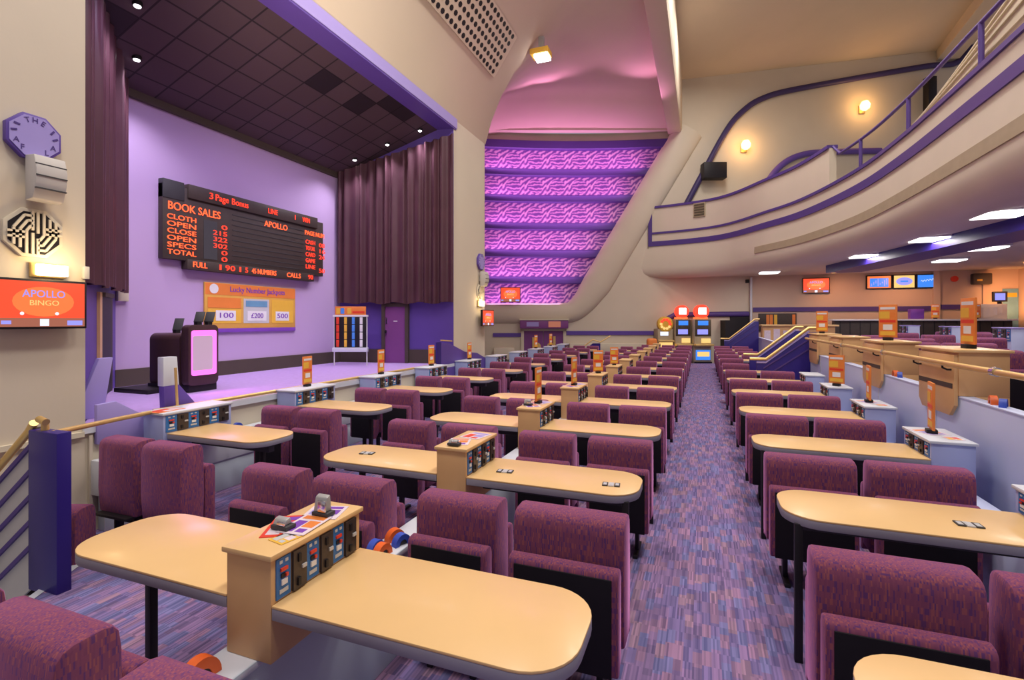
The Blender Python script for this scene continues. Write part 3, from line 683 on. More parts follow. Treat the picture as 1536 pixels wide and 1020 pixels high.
# ------------------------------------------------------------------ coin boxes
def coin_box(sgn, body, top, label, w=.205, z0=.53, hy=.235, h=.905, npan=6, name='coin_box', edge=None):
    """mechanisms sit on the face at sgn * w/2"""
    t = thing(name, label, 'box', (0, 0, 0)); x = w / 2
    part('body', MB().box(-x, x, -hy, hy, z0, h - .02, body), t, .004)
    part('lid', MB().box(-x - .012, x + .012, -hy - .012, hy + .012, h - .02, h, top), t, .004)
    step = (2 * hy - .05) / npan
    for k in range(npan):
        ya = -hy + .02 + k * step; yb = ya + step - .006; m = MB()
        xs = lambda d0, d1: (min(sgn * (x + d0), sgn * (x + d1)), max(sgn * (x + d0), sgn * (x + d1)))
        def bx(y0, y1, za, zb, d0, d1, mt): m.box(*xs(d0, d1), y0, y1, za, zb, mt)
        L_ = yb - ya; zb_, zt_ = .738, h - .028; hh = zt_ - zb_
        zz = lambda q: zb_ + hh * q
        if k % 2 == 0:
            bx(ya, yb, zb_, zt_, -.004, .004, 'blue_plate'); bx(ya + .25 * L_, ya + .72 * L_, zz(.67), zz(.75), .004, .011, 'red'); bx(ya + .3 * L_, ya + .55 * L_, zz(.50), zz(.60), .004, .008, 'black')
            bx(ya + .58 * L_, ya + .74 * L_, zz(.50), zz(.58), .004, .012, 'red'); bx(ya + .3 * L_, ya + .7 * L_, zz(.32), zz(.46), .004, .010, 'white'); bx(ya + .2 * L_, ya + .8 * L_, zz(.12), zz(.22), .004, .006, 'silver')
            bx(ya + .2 * L_, ya + .4 * L_, zz(.86), zz(.94), .004, .006, 'silver'); bx(ya + .6 * L_, ya + .8 * L_, zz(.86), zz(.94), .004, .006, 'silver')
            part('coin_panel', m, t)
        else:
            bx(ya, yb, zb_, zt_, -.004, .012, 'mech_dark'); bx(ya + .3 * L_, ya + .5 * L_, zz(.7), zz(.9), .012, .018, 'black'); bx(ya + .6 * L_, ya + .92 * L_, zz(.48), zz(.57), .012, .018, 'silver')
            bx(ya + .25 * L_, ya + .45 * L_, zz(.1), zz(.3), .012, .02, 'black')
            part('coin_mechanism', m, t)
    return t
def run_boxes(proto, x, ys, fmt, grp, z=0.):
    for n_, y in enumerate(ys):
        lab = fmt % ORD[n_]
        if n_ == 0: proto.location = (x, y, z); proto['label'] = lab; proto['group'] = grp
        else: dup(proto, (x, y, z), lab, grp)
run_boxes(coin_box(1, 'beech_side', 'beech', ''), -1.47, TC, 'wooden coin slot box on the centre ledge, %s row back', 'centre coin boxes')
run_boxes(coin_box(1, 'box_blue', 'pale_ledge', '', w=.26, hy=.33, z0=.58), -4.44, [3.27 + 1.48 * k for k in range(10)], 'pale blue coin slot box against the stage front, %s in line', 'stage side coin boxes')
run_boxes(coin_box(-1, 'box_blue', 'pale_ledge', '', w=.25, hy=.25, z0=.52, h=.86, npan=5), 1.625, [3.06 + 1.507 * k for k in range(5)], 'pale blue coin slot box by the right partition, %s in line', 'right coin boxes')
# upper wooden boxes straddling the partition
def upper_box():
    t = thing('wooden_box', '', 'box', (0, 0, 0))
    part('body', MB().box(-.185, .13, -.36, .36, .507, .85, 'beech_side').box(-.075, .13, -.36, .36, .2, .508, 'beech_side'), t, .004)
    part('front_panel', MB().prism([(-.212, y, z + .25) for y, z in [(.33, 0.58), (.33, .16), (.26, .09), (-.27, .09), (-.355, .18), (-.355, .58)]], (.026, 0, 0), 'beech_side'), t, .003)
    part('lid', MB().box(-.225, .15, -.38, .38, .85, .872, 'beech'), t, .004)
    part('recess', MB().box(-.216, -.21, -.33, .32, .56, .60, 'dark_skirting'), t)
    return t
ub = upper_box()
for n_, y in enumerate((5.28, 7.0, 8.75, 10.3)):
    lab = 'large wooden box on top of the right partition, %s along' % ORD[n_]
    if n_ == 0: ub.location = (2.07, y, .6); ub['label'] = lab; ub['group'] = 'wooden partition boxes'
    else: dup(ub, (2.07, y, .6), lab)
for n_, y in enumerate((7.0, 9.2, 11.4, 13.6, 16.)):
    b = coin_box(-1, 'pale_blue', 'lilac_light', 'pale blue coin box between the upper level seats, %s away' % ORD[n_], w=.24, hy=.3, z0=0, h=.98, npan=4) if n_ == 0 else None
    if b: b.location = (5.1, y, .6); b['group'] = 'far blue coin boxes'; fb = b
    else: dup(fb, (5.1, y, .6), 'pale blue coin box between the upper level seats, %s away' % ORD[n_])

# ------------------------------------------------------------------ upright table signs
def table_sign():
    t = thing('table_sign', '', 'sign', (0, 0, 0))
    part('sign_base', MB().box(-.035, .035, -.03, .03, 0, .03, 'black'), t, .004)
    part('sign_card', MB().box(-.078, .078, -.007, .007, .03, .36, 'orange'), t, .002)
    m = MB()
    for sd in (-1, 1):
        for (z0, z1, x0, x1, mt) in ((.05, .09, -.08, .08, 'yellow'), (.105, .16, -.05, .05, 'white'), (.18, .205, -.085, .085, 'red'), (.22, .29, -.09, .02, 'yellow'), (.235, .28, .035, .085, 'poster_orange'), (.31, .335, -.08, .08, 'white')):
            m.box(x0 * .8, x1 * .8, min(sd * .0068, sd * .0085), max(sd * .0068, sd * .0085), z0, z1, mt)
    part('sign_print', m, t)
    return t
sg = [  # x, y, z, turn away from the viewer (deg), scale, label
    (-4.47, 4.78, .905, 52, 1.05, 'on the second stage-side coin box'), (-4.47, 6.27, .905, 58, 1.05, 'on the third stage-side coin box'), (-4.47, 7.75, .905, 55, 1.05, 'on the fourth stage-side coin box'), (-4.47, 9.3, .905, 60, 1.0, 'on the fifth stage-side coin box'),
    (-4.47, 13.7, .905, 60, 1.1, 'on a stage-side box left of the double doors'), (-4.47, 15.2, .905, 60, 1.1, 'on a stage-side box right of the double doors'),
    (-1.47, 4.58, .905, 70, 1.0, 'on the third centre coin box'), (-1.47, 6.02, .905, 68, 1.0, 'on the fourth centre coin box'), (-1.47, 7.54, .905, 20, 1.0, 'on the fifth centre coin box'), (-1.47, 9.02, .905, 10, .92, 'on the sixth centre coin box'),
    (1.62, 7.5, .86, 20, 1.15, 'on the fourth right coin box below the brass rail'), (1.60, 6.1, .86, 80, 1.1, 'on the third right coin box, turned edge-on'), (1.60, 4.6, .86, 80, 1.1, 'on the second right coin box, turned edge-on'),
    (2.02, 10.4, 1.472, 10, 1.15, 'on the farthest partition box'), (2.02, 6.98, 1.472, 25, 1.2, 'on the second partition box, orange and red'), (2.05, 5.18, 1.472, 62, 1.2, 'on the nearest partition box, tall and narrow'),
    (7.75, 21.95, 1.755, 10, 1.5, 'standing on the white bar counter'), (8.9, 21.95, 1.755, 10, 1.5, 'on the bar counter beside the white drape')]
ts = None
for x, y, z, r, s_, l in sg:
    r = math.atan2(-x, y) + math.radians(r) * (1 if x < 0 else -1)
    lab = 'upright orange and yellow sign card ' + l
    if ts is None: ts = table_sign(); o = ts; o.location = (x, y, z); o['label'] = lab; o['group'] = 'upright orange signs'; o.rotation_euler = (0, 0, r)
    else: o = dup(ts, (x, y, z), lab, None, (), r)
    o.scale = (s_, s_, s_ * .96)

# ------------------------------------------------------------------ brass rails, posts
t = thing('brass_rail', 'brass handrail running in front of the wooden partition boxes', 'railing', (1.85, 6, 1.1))
part('rail', MB().tube([(1.80, .8, 1.36), (1.80, 5, 1.362), (1.80, 10.6, 1.37)], .022, 'brass', 12), t, smooth=50)
for y in (4.97, 5.55, 6.7, 7.3, 8.5, 10.0): part('bracket', MB().tube([(1.80, y, 1.36), (1.80, y, 1.325), (1.83, y, 1.31), (1.857, y, 1.31)], .008, 'black'), t, smooth=50)
for y in (4.2, 6.35, 8.0): part('collar', MB().cyl((1.80, y - .03, 1.364), .03, .05, 'chrome', (0, 1, 0)), t, smooth=50)
t = thing('brass_rail', 'long brass rail along the front edge of the stage', 'railing', (-4.5, 5.5, .85))
part('rail', MB().tube([(-3.86, 1.93, .985), (-4.25, 2.56, .935), (-4.46, 2.93, .905)], .018, 'brass', 12), t, smooth=50); part('rail', MB().tube([(-4.60, 3.05, .887), (-4.60, 8.80, .887)], .02, 'brass', 12), t, smooth=50)
t = thing('newel_post', 'deep purple square post with a brass rail end at the left stairs', 'post', (-3.87, 1.9, 0))
part('post', MB().box(-4.03, -3.73, 1.89, 1.97, -.02, 1.0, 'deep_purple'), t, .006)
part('brass_cap', MB().tube([(-3.93, 1.93, 1.0), (-3.93, 1.93, 1.05), (-3.93, 1.90, 1.075), (-3.86, 1.90, 1.06)], .022, 'brass', 10), t, smooth=60)
t = thing('stair_balustrade', 'sloping slatted balustrade descending from the purple post', 'railing', (-4.3, 1.95, 0))
for j in range(5):
    z = .94 - .165 * j
    part('slat', MB().prism([(-4.05, 1.93, z), (-4.05, 1.93, z - .035), (-5.0, 1.93, z - .035 - .72), (-5.0, 1.93, z - .72)], (0, .03, 0), 'band_purple'), t)
part('panel', MB().prism([(-4.06, 1.945, .92), (-4.06, 1.945, -.02), (-5.0, 1.945, -.7), (-5.0, 1.945, .2)], (0, .015, 0), 'speaker_grey'), t)
part('stile', MB().box(-4.09, -4.034, 1.92, 1.98, -.02, 1.0, 'black'), t)
part('handrail', MB().tube([(-4.03, 1.92, 1.04), (-4.1, 1.93, .98), (-5.0, 1.95, .30)], .024, 'brass', 10), t, smooth=50)

# ------------------------------------------------------------------ left wall fittings (and their twins on the pier)
def octagon(F, a, z, r, o): return [F(a + r * math.cos(PI / 8 + k * PI / 4), z + r * math.sin(PI / 8 + k * PI / 4), o) for k in range(8)]
def oct_sign(F, a, z, r, label):
    t = thing('octagon_sign', label, 'sign', tuple(F(a, z - r, .02)))
    part('sign_border', MB().prism(octagon(F, a, z, r, 0), F.n * .045, 'purple'), t, .004)
    part('sign_face', MB().prism(octagon(F, a, z, r * .9, .045), F.n * .006, 'lilac_light'), t)
    for ch, ang in (('T', 112), ('H', 90), ('E', 67), ('A', 205), ('A', 335), ('F', 232), ('L', 305)):
        th = math.radians(ang); m = MB(); text_mb(m, ch, F, a + .68 * r * math.cos(th), z + .68 * r * math.sin(th), .052, r * .22, 'band_purple', rot=(th - PI / 2) if ang < 180 else 0, depth=.002); part('letter', m, t)
    m = MB()
    for ang in (148, 172, 32, 8):
        th = math.radians(ang); c = (a + .7 * r * math.cos(th), z + .7 * r * math.sin(th)); tw = th + PI / 2
        pts = [(-.1 * r, -.035 * r), (.1 * r, -.035 * r), (.1 * r, .035 * r), (-.1 * r, .035 * r)]; ph = th - PI / 2 + PI / 2 + .4
        m.prism([F(c[0] + x * math.cos(ph) - y * math.sin(ph), c[1] + x * math.sin(ph) + y * math.cos(ph), .051) for x, y in pts], F.n * .004, 'band_purple')
    part('dash_mark', m, t)
def oct_grille(F, a, z, r, label):
    t = thing('octagon_grille', label, 'vent', tuple(F(a, z - r, .02)))
    part('frame', MB().prism(octagon(F, a, z, r, 0), F.n * .03, 'cream_panel'), t, .004)
    part('backing', MB().prism(octagon(F, a, z, r * .86, .03), F.n * .004, 'black'), t)
    m = MB(); b = .028 * r / .22
    def bar(x0, z0, x1, z1):
        d = Vector((x1 - x0, z1 - z0)).normalized(); nn = Vector((-d.y, d.x)) * b * .42 * r / .22 * .9
        m.prism([F(a + (x0 * r + nn.x), z + (z0 * r + nn.y), .034), F(a + (x1 * r + nn.x), z + (z1 * r + nn.y), .034), F(a + (x1 * r - nn.x), z + (z1 * r - nn.y), .034), F(a + (x0 * r - nn.x), z + (z0 * r - nn.y), .034)], F.n * .014, 'cream_panel')
    for k in range(1, 4):      # stepped key pattern: upper left and lower right concentric lines
        q = .84 - .19 * k
        bar(-.08, q, -.30 * q / .6, q); bar(-.30 * q / .6, q, -q, .22 * q); bar(-q, .22 * q, -q, -.1)
        bar(.08, -q, .30 * q / .6, -q); bar(.30 * q / .6, -q, q, -.22 * q); bar(q, -.22 * q, q, .1)
    bar(-.08, .82, -.08, .1); bar(.08, .82, .08, .0); bar(-.08, -.82, -.08, 0); bar(.08, -.82, .08, -.2); bar(-.84, 0, -.3, 0); bar(.84, 0, .3, 0)
    bar(-.84, -.2, -.3, -.2); bar(.84, .2, .3, .2); bar(-.65, 0, -.65, -.5); bar(-.46, 0, -.46, -.6); bar(.65, 0, .65, .5); bar(.46, 0, .46, .6); bar(.27, .1, .27, .8); bar(-.27, -.1, -.27, -.8)
    part('key_pattern', m, t)
def wall_speaker(F, a, z, label):
    t = thing('wall_speaker', label, 'speaker', tuple(F(a, z - .2, .1)))
    w, h = .095, .165; pr = [(.04, -h), (.13, -h * .95), (.17, -.3 * h), (.18, .3 * h), (.15, .95 * h), (.04, h)]
    m = MB(); m.prism([F(a - w, z + y, o) for o, y in pr], F.r * (2 * w), 'speaker_grey'); part('cabinet', m, t, .008)
    m = MB()
    for q in (-.5, .05, .55): m.fbox(F, a - w * .98, a + w * .98, z + q * h - .004, z + q * h + .004, .13, .182 - abs(q) * .02, 'dark_grey')
    part('groove', m, t)
    part('bracket', MB().fbox(F, a - .04, a + .04, z - .05, z + .05, 0, .06, 'grey_metal'), t)
def wall_lamp(F, a, z, w, h, label):
    t = thing('wall_lamp', label, 'lamp', tuple(F(a, z - h / 2, 0)))
    part('lamp_back', MB().fbox(F, a - w / 2 - .02, a + w / 2 + .01, z - h / 2 - .01, z + h / 2 + .01, 0, .03, 'brass'), t, .004)
    part('lamp_glass', MB().fbox(F, a - w / 2, a + w / 2, z - h / 2, z + h / 2, .03, .08, 'lamp_warm'), t, .01)
    p = F(a, z + .05, .2); point('wall_lamp_glow', p, 5, (1, .72, .38), .05)
def tv(F, a0, a1, z0, z1, label, tilt=0.):
    t = thing('wall_screen', label, 'screen', tuple(F((a0 + a1) / 2, z0, 0)))
    w, h = a1 - a0, z1 - z0; ac = (a0 + a1) / 2
    part('casing', MB().fbox(F, a0, a1, z0, z1, .06, .11, 'black'), t, .004); part('wall_mount', MB().fbox(F, ac - .1, ac + .1, z0 + .1 * h, z1 - .1 * h, 0, .06, 'dark_grey'), t)
    b = .03 * w; s_ = MB().fbox(F, a0 + b, a1 - b, z0 + b, z1 - b, .11, .112, 'screen_red'); sc = part('screen', s_, t)
    m = MB(); m.prism([F(ac + .34 * w * math.cos(k * PI / 12), z0 + .55 * h + .30 * h * math.sin(k * PI / 12), .112) for k in range(24)], F.n * .001, 'screen_orange')
    m.fbox(F, a0 + b, a1 - b, z0 + b, z0 + .22 * h, .112, .1135, 'screen_dim'); m.fbox(F, ac - .05 * w, ac + .05 * w, z0 + .06 * h, z0 + .2 * h, .1135, .1145, 'screen_white'); m.fbox(F, a1 - .24 * w, a1 - .06 * w, z0 + .07 * h, z0 + .17 * h, .1135, .1145, 'screen_violet'); m.fbox(F, a0 + .05 * w, a0 + .15 * w, z0 + .1 * h, z0 + .17 * h, .1135, .1145, 'screen_violet')
    part('screen_picture', m, sc)
    m = MB(); text_mb(m, 'APOLLO', F, ac, z0 + .70 * h, .1145, .15 * h, 'screen_violet', width=.47 * w, depth=.001); part('lettering', m, sc); m = MB(); text_mb(m, 'BINGO', F, ac, z0 + .52 * h, .1145, .11 * h, 'screen_yellow', width=.32 * w, depth=.001); part('lettering', m, sc)
    for q in (-.24, .14): part('sparkle', MB().cyl(F(ac + q * w, z0 + .31 * h, .113), .022 * w, .002, 'screen_white', F.n, 10), sc)
FPier = FL
oct_sign(FL, 2.175, 3.04, .175, 'lilac octagonal sign with lettering, high on the left wall')
wall_speaker(FL, 2.215, 2.735, 'pale grey ribbed loudspeaker between the two octagons on the left wall')
oct_grille(FL, 2.18, 2.34, .19, 'octagonal fretwork grille above the lamp on the left wall')
wall_lamp(FL, 2.275, 2.075, .19, .085, 'glowing rectangular lamp above the left wall screen')
tv(FL, 1.93, 2.47, 1.64, 2.0, 'large red wall screen on the left wall at the photo edge')
FP = Frame((-4.6, 0), (0, 1))
oct_sign(FP, 10.1, 3.0, .19, 'small lilac octagon seen edge-on, high on the stage pier')
wall_speaker(FP, 10.12, 2.62, 'grey loudspeaker seen edge-on between octagons on the stage pier')
oct_grille(FP, 10.1, 2.32, .19, 'fretwork octagon seen edge-on on the stage pier')
wall_lamp(FP, 10.08, 2.08, .22, .12, 'small glowing lamp above the red pier screen')
tv(Frame((-4.585, 9.98), (.12, .99)), .0, .50, 1.58, 1.94, 'small red screen hanging on the stage pier')
t = solo('junction_box', MB().fbox(FL, 2.49, 2.53, 2.03, 2.13, 0.001, .04, 'speaker_grey'), 'small white box on the corner of the left stage opening', 'box', tuple(FL(2.53, 2.0, .03)), bevel=.005)
solo('junction_box', MB().fbox(FB, 4.17, 4.3, 1.95, 2.15, 0, .05, 'cream_panel'), 'small cream box on the lilac stage wall beside the left door', 'box', tuple(FB(4.2, 1.95, .02)), bevel=.005)
tv(Frame(tuple(FW(0, 0, .25))[:2], (CT, ST)), -.48, .35, 2.46, 3.08, 'small orange screen at the bottom left of the pink niche')

# ------------------------------------------------------------------ stage fittings
t = thing('scoreboard', 'long black electronic bingo scoreboard with red lettering on the stage wall', 'scoreboard', tuple(FB(6.3, 2.45, 0)))
part('casing', MB().fbox(FB, 4.70, 7.80, 2.56, 3.60, .004, .10, 'board_dark'), t, .008)
part('top_strip', MB().fbox(FB, 5.05, 7.62, 3.46, 3.66, .004, .13, 'board_dark'), t, .006); part('bottom_strip', MB().fbox(FB, 5.03, 7.52, 2.44, 2.58, .004, .13, 'board_dark'), t, .006)
part('end_cap', MB().fbox(FB, 4.70, 5.0, 3.40, 3.66, .004, .11, 'dark_grey'), t, .006, label='grey end cap')
m = MB()
for k in range(11): m.fbox(FB, 5.78, 7.30, 2.64 + .08 * k, 2.65 + .08 * k, .10, .106, 'dark_grey')
part('screen_line', m, t)
m = MB(); m.fbox(FB, 5.30, 5.52, 2.62, 3.20, .1, .105, 'dark_grey'); part('side_panel', m, t)
def word(par, *a, **k):
    m = MB(); text_mb(m, *a, **k); part('lettering', m, par)
word(t, 'BOOK SALES', FB, 5.17, 3.30, .104, .115, 'led_orange', width=.80)
for k, (w_, q) in enumerate((('CLOTH', '0'), ('OPEN', '215'), ('CLOSE', '322'), ('OPEN', '302'), ('SPECS', '0'), ('TOTAL', '0'))):
    z = 3.15 - .098 * k; word(t, w_, FB, 4.97, z, .104, .072, 'led_orange', width=.42); word(t, q, FB, 5.70, z - .02, .104, .072, 'led_red', width=.07 * len(q) + .03, align='RIGHT')
word(t, 'APOLLO', FB, 6.65, 3.34, .104, .10, 'led_orange', width=.50)
[word(t, q, FB, a, 3.56, .134, .10, 'led_red', width=w_) for q, a, w_ in (('3', 5.40, .06), ('Page', 5.58, .22), ('Bonus', 5.90, .30))]; word(t, 'LINE', FB, 6.55, 3.56, .134, .09, 'led_red', width=.2); word(t, '1', FB, 7.05, 3.56, .134, .09, 'led_red'); word(t, 'WIN', FB, 7.32, 3.56, .134, .09, 'led_red', width=.18)
word(t, 'PAGE NUM', FB, 7.57, 3.34, .104, .085, 'led_orange', width=.5)
for k, w_ in enumerate(('CASH', 'TOTAL', 'CARD', 'GAME', 'LINE')): word(t, w_, FB, 7.46, 3.17 - .115 * k, .104, .08, 'led_red', width=.24)
for k, w_ in enumerate(('08', '16', '24')): word(t, w_, FB, 7.76, 3.15 - .115 * k, .104, .085, 'led_red', width=.15)
word(t, '50', FB, 7.76, 2.66, .104, .085, 'led_red', width=.15)
for w_, a, wd in (('FULL', 5.22, .22), ('1', 5.55, .03), ('90', 5.72, .17), ('1', 5.9, .03), ('5', 6.02, .05), ('45 NUMBERS', 6.37, .5), ('CALLS', 7.02, .32), ('90', 7.43, .12)): word(t, w_, FB, a, 2.51, .134, .085, 'led_orange' if wd > .2 else 'led_red', width=wd)
t = thing('jackpot_banner', 'gold and orange jackpot banner under the scoreboard', 'banner', tuple(FB(6.26, 1.53, 0)))
part('banner_sheet', MB().fbox(FB, 5.37, 7.157, 1.55, 2.283, .004, .03, 'poster_gold'), t, .003); part('lower_edge', MB().fbox(FB, 5.37, 7.157, 1.52, 1.58, .004, .035, 'poster_purple'), t)
m = MB(); m.fbox(FB, 5.38, 7.15, 2.1, 2.275, .03, .034, 'poster_orange'); m.fbox(FB, 5.42, 6.0, 1.9, 2.06, .03, .036, 'poster_orange'); m.fbox(FB, 5.42, 6.0, 1.66, 1.88, .03, .035, 'yellow'); m.fbox(FB, 6.05, 6.56, 1.66, 2.06, .03, .035, 'silver'); m.fbox(FB, 6.09, 6.52, 1.93, 2.03, .035, .038, 'poster_blue'); m.fbox(FB, 6.62, 7.1, 1.66, 2.06, .03, .035, 'yellow')
m.fbox(FB, 5.55, 5.9, 1.70, 1.86, .036, .039, 'white'); m.fbox(FB, 6.12, 6.5, 1.70, 1.86, .036, .039, 'white'); m.fbox(FB, 6.7, 7.0, 1.70, 1.86, .036, .039, 'white'); m.cyl(FB(5.52, 2.19, .034), .075, .004, 'white', FB.n, 16)
part('prize_panel', m, t)
m = MB(); text_mb(m, 'Lucky Number Jackpots', FB, 6.35, 2.195, .036, .09, 'poster_purple', width=1.1)
for q, a in (('100', 5.72), ('£200', 6.31), ('500', 6.85)): text_mb(m, q, FB, a, 1.78, .040, .085, 'poster_purple', width=.24)
part('lettering', m, t)

# caller's console
t = thing('caller_console', 'dark brown caller desk with pink lit front panel on stage', 'desk', (-6.0, 4.3, ZS))
FC = Frame((-5.6, 4.30), (0, 1))
def rrect(F, a0, a1, z0, z1, o, r, n=5):
    pts = []
    for cx, cz, s0 in ((a1 - r, z1 - r, 0), (a0 + r, z1 - r, 90), (a0 + r, z0 + r, 180), (a1 - r, z0 + r, 270)):
        for k in range(n + 1): th = math.radians(s0 + 90 * k / n); pts.append(F(cx + r * math.cos(th), cz + r * math.sin(th), o))
    return pts
part('body', MB().prism(rrect(FC, -.17, .17, .90, 1.55, -.70, .08), FC.n * .52, 'console_brown'), t, .006)
part('front_surround', MB().prism(rrect(FC, -.19, .20, .93, 1.65, -.12, .06), FC.n * .12, 'console_brown'), t, .006)
gl = part('light_frame', MB().prism(rrect(FC, -.155, .165, 1.05, 1.585, .0, .03), FC.n * .012, 'glow_pink'), t, label='glowing pink frame')
part('light_panel', MB().prism(rrect(FC, -.145, .105, 1.11, 1.52, .012, .02), FC.n * .008, 'glow_panel'), t)
part('foot', MB().fbox(FC, -.16, .2, ZS, .94, -.75, -.03, 'black'), t, .006)
part('plinth_board', MB().fbox(FC, -.42, .0, ZS, .90, -.95, -.35, 'black'), t, .006)
area('console_glow', FC(0, 1.33, .06), .5, 5, (1, .25, .8), (1, 0, 0))
for i, (a, o, h, l) in enumerate(((-.03, -.42, .15, 'leftmost'), (.02, -.12, .13, 'middle'), (.14, -.10, .13, 'rightmost'))):
    zb = 1.55 if i == 0 else 1.65
    q = thing('desk_monitor', 'small dark monitor, %s of three on the caller desk' % l, 'monitor', tuple(FC(a, zb, o)), 'monitors on the caller desk')
    part('stand', MB().fbox(FC, a - .03, a + .03, zb, zb + .04, o - .03, o + .03, 'black'), q); F2 = Frame(tuple(FC(a, 0, o))[:2], (.8, .6)) 
    part('screen', MB().prism([F2(-.05, zb + .03, 0), F2(.05, zb + .03, 0), F2(.065, zb + .03 + h, -.05), F2(-.035, zb + .03 + h, -.05)], F2.n * -.02, 'dark_grey'), q, .003)
# prize board on thin legs
FD = Frame((-6.24, 7.79), (CT, ST))
t = thing('prize_board', 'board with four coloured columns on thin legs by the plum stage door', 'board', (-6.24, 7.79, ZS))
part('board', MB().fbox(FD, -.30, .30, 1.19, 1.78, -.02, .02, 'black'), t, .004); part('header', MB().fbox(FD, -.29, .29, 1.80, 1.97, -.015, .015, 'poster_orange'), t, .003)
part('top_bar', MB().fbox(FD, -.33, .33, 1.775, 1.81, -.03, .03, 'white'), t); part('tray', MB().fbox(FD, -.33, .33, 1.11, 1.19, -.03, .06, 'pale_ledge'), t, .004)
for k, mt in enumerate(('red', 'yellow', 'sky_blue', 'white')):
    m = MB(); a = -.235 + .148 * k
    for j in range(4): m.fbox(FD, a - .026, a + .026, 1.205 + .143 * j, 1.335 + .143 * j, .02, .035, mt)
    part('coloured_column', m, t, .002, label={'red': 'red column', 'yellow': 'yellow column', 'sky_blue': 'blue column', 'white': 'white column'}[mt])
m = MB()
for a, mt in ((-.23, 'yellow'), (-.15, 'sky_blue'), (-.02, 'yellow')): m.fbox(FD, a - .035, a + .035, 1.83, 1.94, .015, .02, mt)
m.fbox(FD, .04, .27, 1.84, 1.88, .015, .02, 'red'); part('header_print', m, t)
for a in (-.31, .31): part('leg', MB().tube([FD(a, ZS, 0), FD(a, 1.8, 0)], .01, 'white'), t)
# stage stair side panels
def bal_panel(pts, vec, label, mt='purple', loc=None):
    return solo('stair_balustrade', MB().prism(pts, vec, mt), label, 'railing', loc or tuple(pts[0]), bevel=.006)
bal_panel([(-4.95, 2.62, ZS), (-4.95, 2.85, ZS), (-4.95, 2.93, 1.37), (-4.95, 2.82, 1.37)], (-.05, 0, 0), 'tall leaning lilac panel beside the left stage door', 'lilac_light')
bal_panel([(-4.56, 2.58, .70), (-4.56, 2.58, 1.02), (-4.56, 2.72, 1.03), (-4.56, 3.0, .84), (-4.56, 3.0, .66), (-4.56, 2.9, .66)], (-.04, 0, 0), 'sloping lilac stair side panel at the left stage corner', 'lilac_light')
t = thing('stair_balustrade', 'short upright panel, pale above and dark purple below, in front of the caller desk', 'railing', (-4.66, 3.2, ZS))
part('panel', MB().prism([(-4.66, 3.18, 1.09), (-4.66, 3.18, 1.36), (-4.66, 3.31, 1.36), (-4.66, 3.33, 1.09)], (-.08, 0, 0), 'pale_ledge'), t, .005, label='pale upper panel')
part('foot', MB().prism([(-4.655, 3.19, ZS), (-4.655, 3.18, 1.09), (-4.655, 3.33, 1.09), (-4.655, 3.50, .88), (-4.655, 3.50, ZS)], (-.07, 0, 0), 'purple'), t, .005, label='dark purple foot')
solo('handrail_stub', MB().tube([(-4.60, 3.27, .86), (-4.60, 3.25, 1.26)], .012, 'brass'), 'thin upright brass rod in front of the caller desk', 'rail', (-4.6, 3.26, .86))
t = thing('stair_balustrade', 'purple sloping stair balustrade at the right end of the stage', 'railing', (-4.59, 8.25, .6))
part('panel', MB().prism([(-4.598, y, z) for y, z in ((8.2, .62), (8.2, 1.28), (8.6, 1.27), (9.3, 1.06), (9.9, 1.0), (10.35, .86), (10.9, .63), (10.9, .595), (10.2, .595), (9.3, .62))], (.022, 0, 0), 'purple'), t)
part('newel', MB().box(-4.60, -4.575, 8.14, 8.3, ZS + .01, 1.30, 'deep_purple'), t)
part('handrail', MB().tube([(-4.585, 8.3, 1.33), (-4.585, 8.75, 1.30)], .014, 'brass'), t)
# stage downlights
zc = lambda x: 4.68 + (x + 7.05) / 2.15 * .83
for i, (x, y) in enumerate(((-6.447, 4.076), (-5.775, 3.658), (-6.443, 8.165), (-5.765, 8.293), (-5.128, 8.456))):
    l = ['back left', 'front left', 'first right', 'second right', 'third right'][i]
    z = zc(x); t = thing('stage_spotlight', 'small bright white spotlight in the dark stage ceiling, %s one' % l, 'light', (x, y, z), 'stage ceiling spotlights')
    part('housing', MB().lathe((x, y, z - .03), [(.045, 0), (.05, .02), (.05, .06)], 'black', 14), t); part('lens', MB().lathe((x, y, z - .045), [(.02, 0), (.034, .006), (.036, .018)], 'lamp_white', 14), t)
    spot('stage_spot_beam', (x, y, z - .08), (x + .1, y + (.8 if y < 6 else -1.2), ZS), 85, (.95, .88, 1), 110, .8, .05)
for y in (3.4, 4.6, 5.8, 7.0): spot('stage_wash', (-4.95, y, 5.2), (-6.9, y + .6, 2.4), 78, (.80, .66, 1), 95, .9, .15)

# ceiling flood
t = thing('floodlight', 'bright square floodlight fixed to the pink ceiling', 'light', (-3.36, 10.7, 7.66))
cF = Vector((-3.36, 10.7, 7.66))
part('housing', MB().box(-3.58, -3.16, 10.52, 10.86, 7.62, 7.74, 'yellow'), t, .01); part('lens', MB().box(-3.50, -3.18, 10.56, 10.84, 7.55, 7.625, 'lamp_white'), t, .01)
part('bracket', MB().box(-3.42, -3.30, 10.66, 10.74, 7.72, 8.05, 'grey_metal'), t)

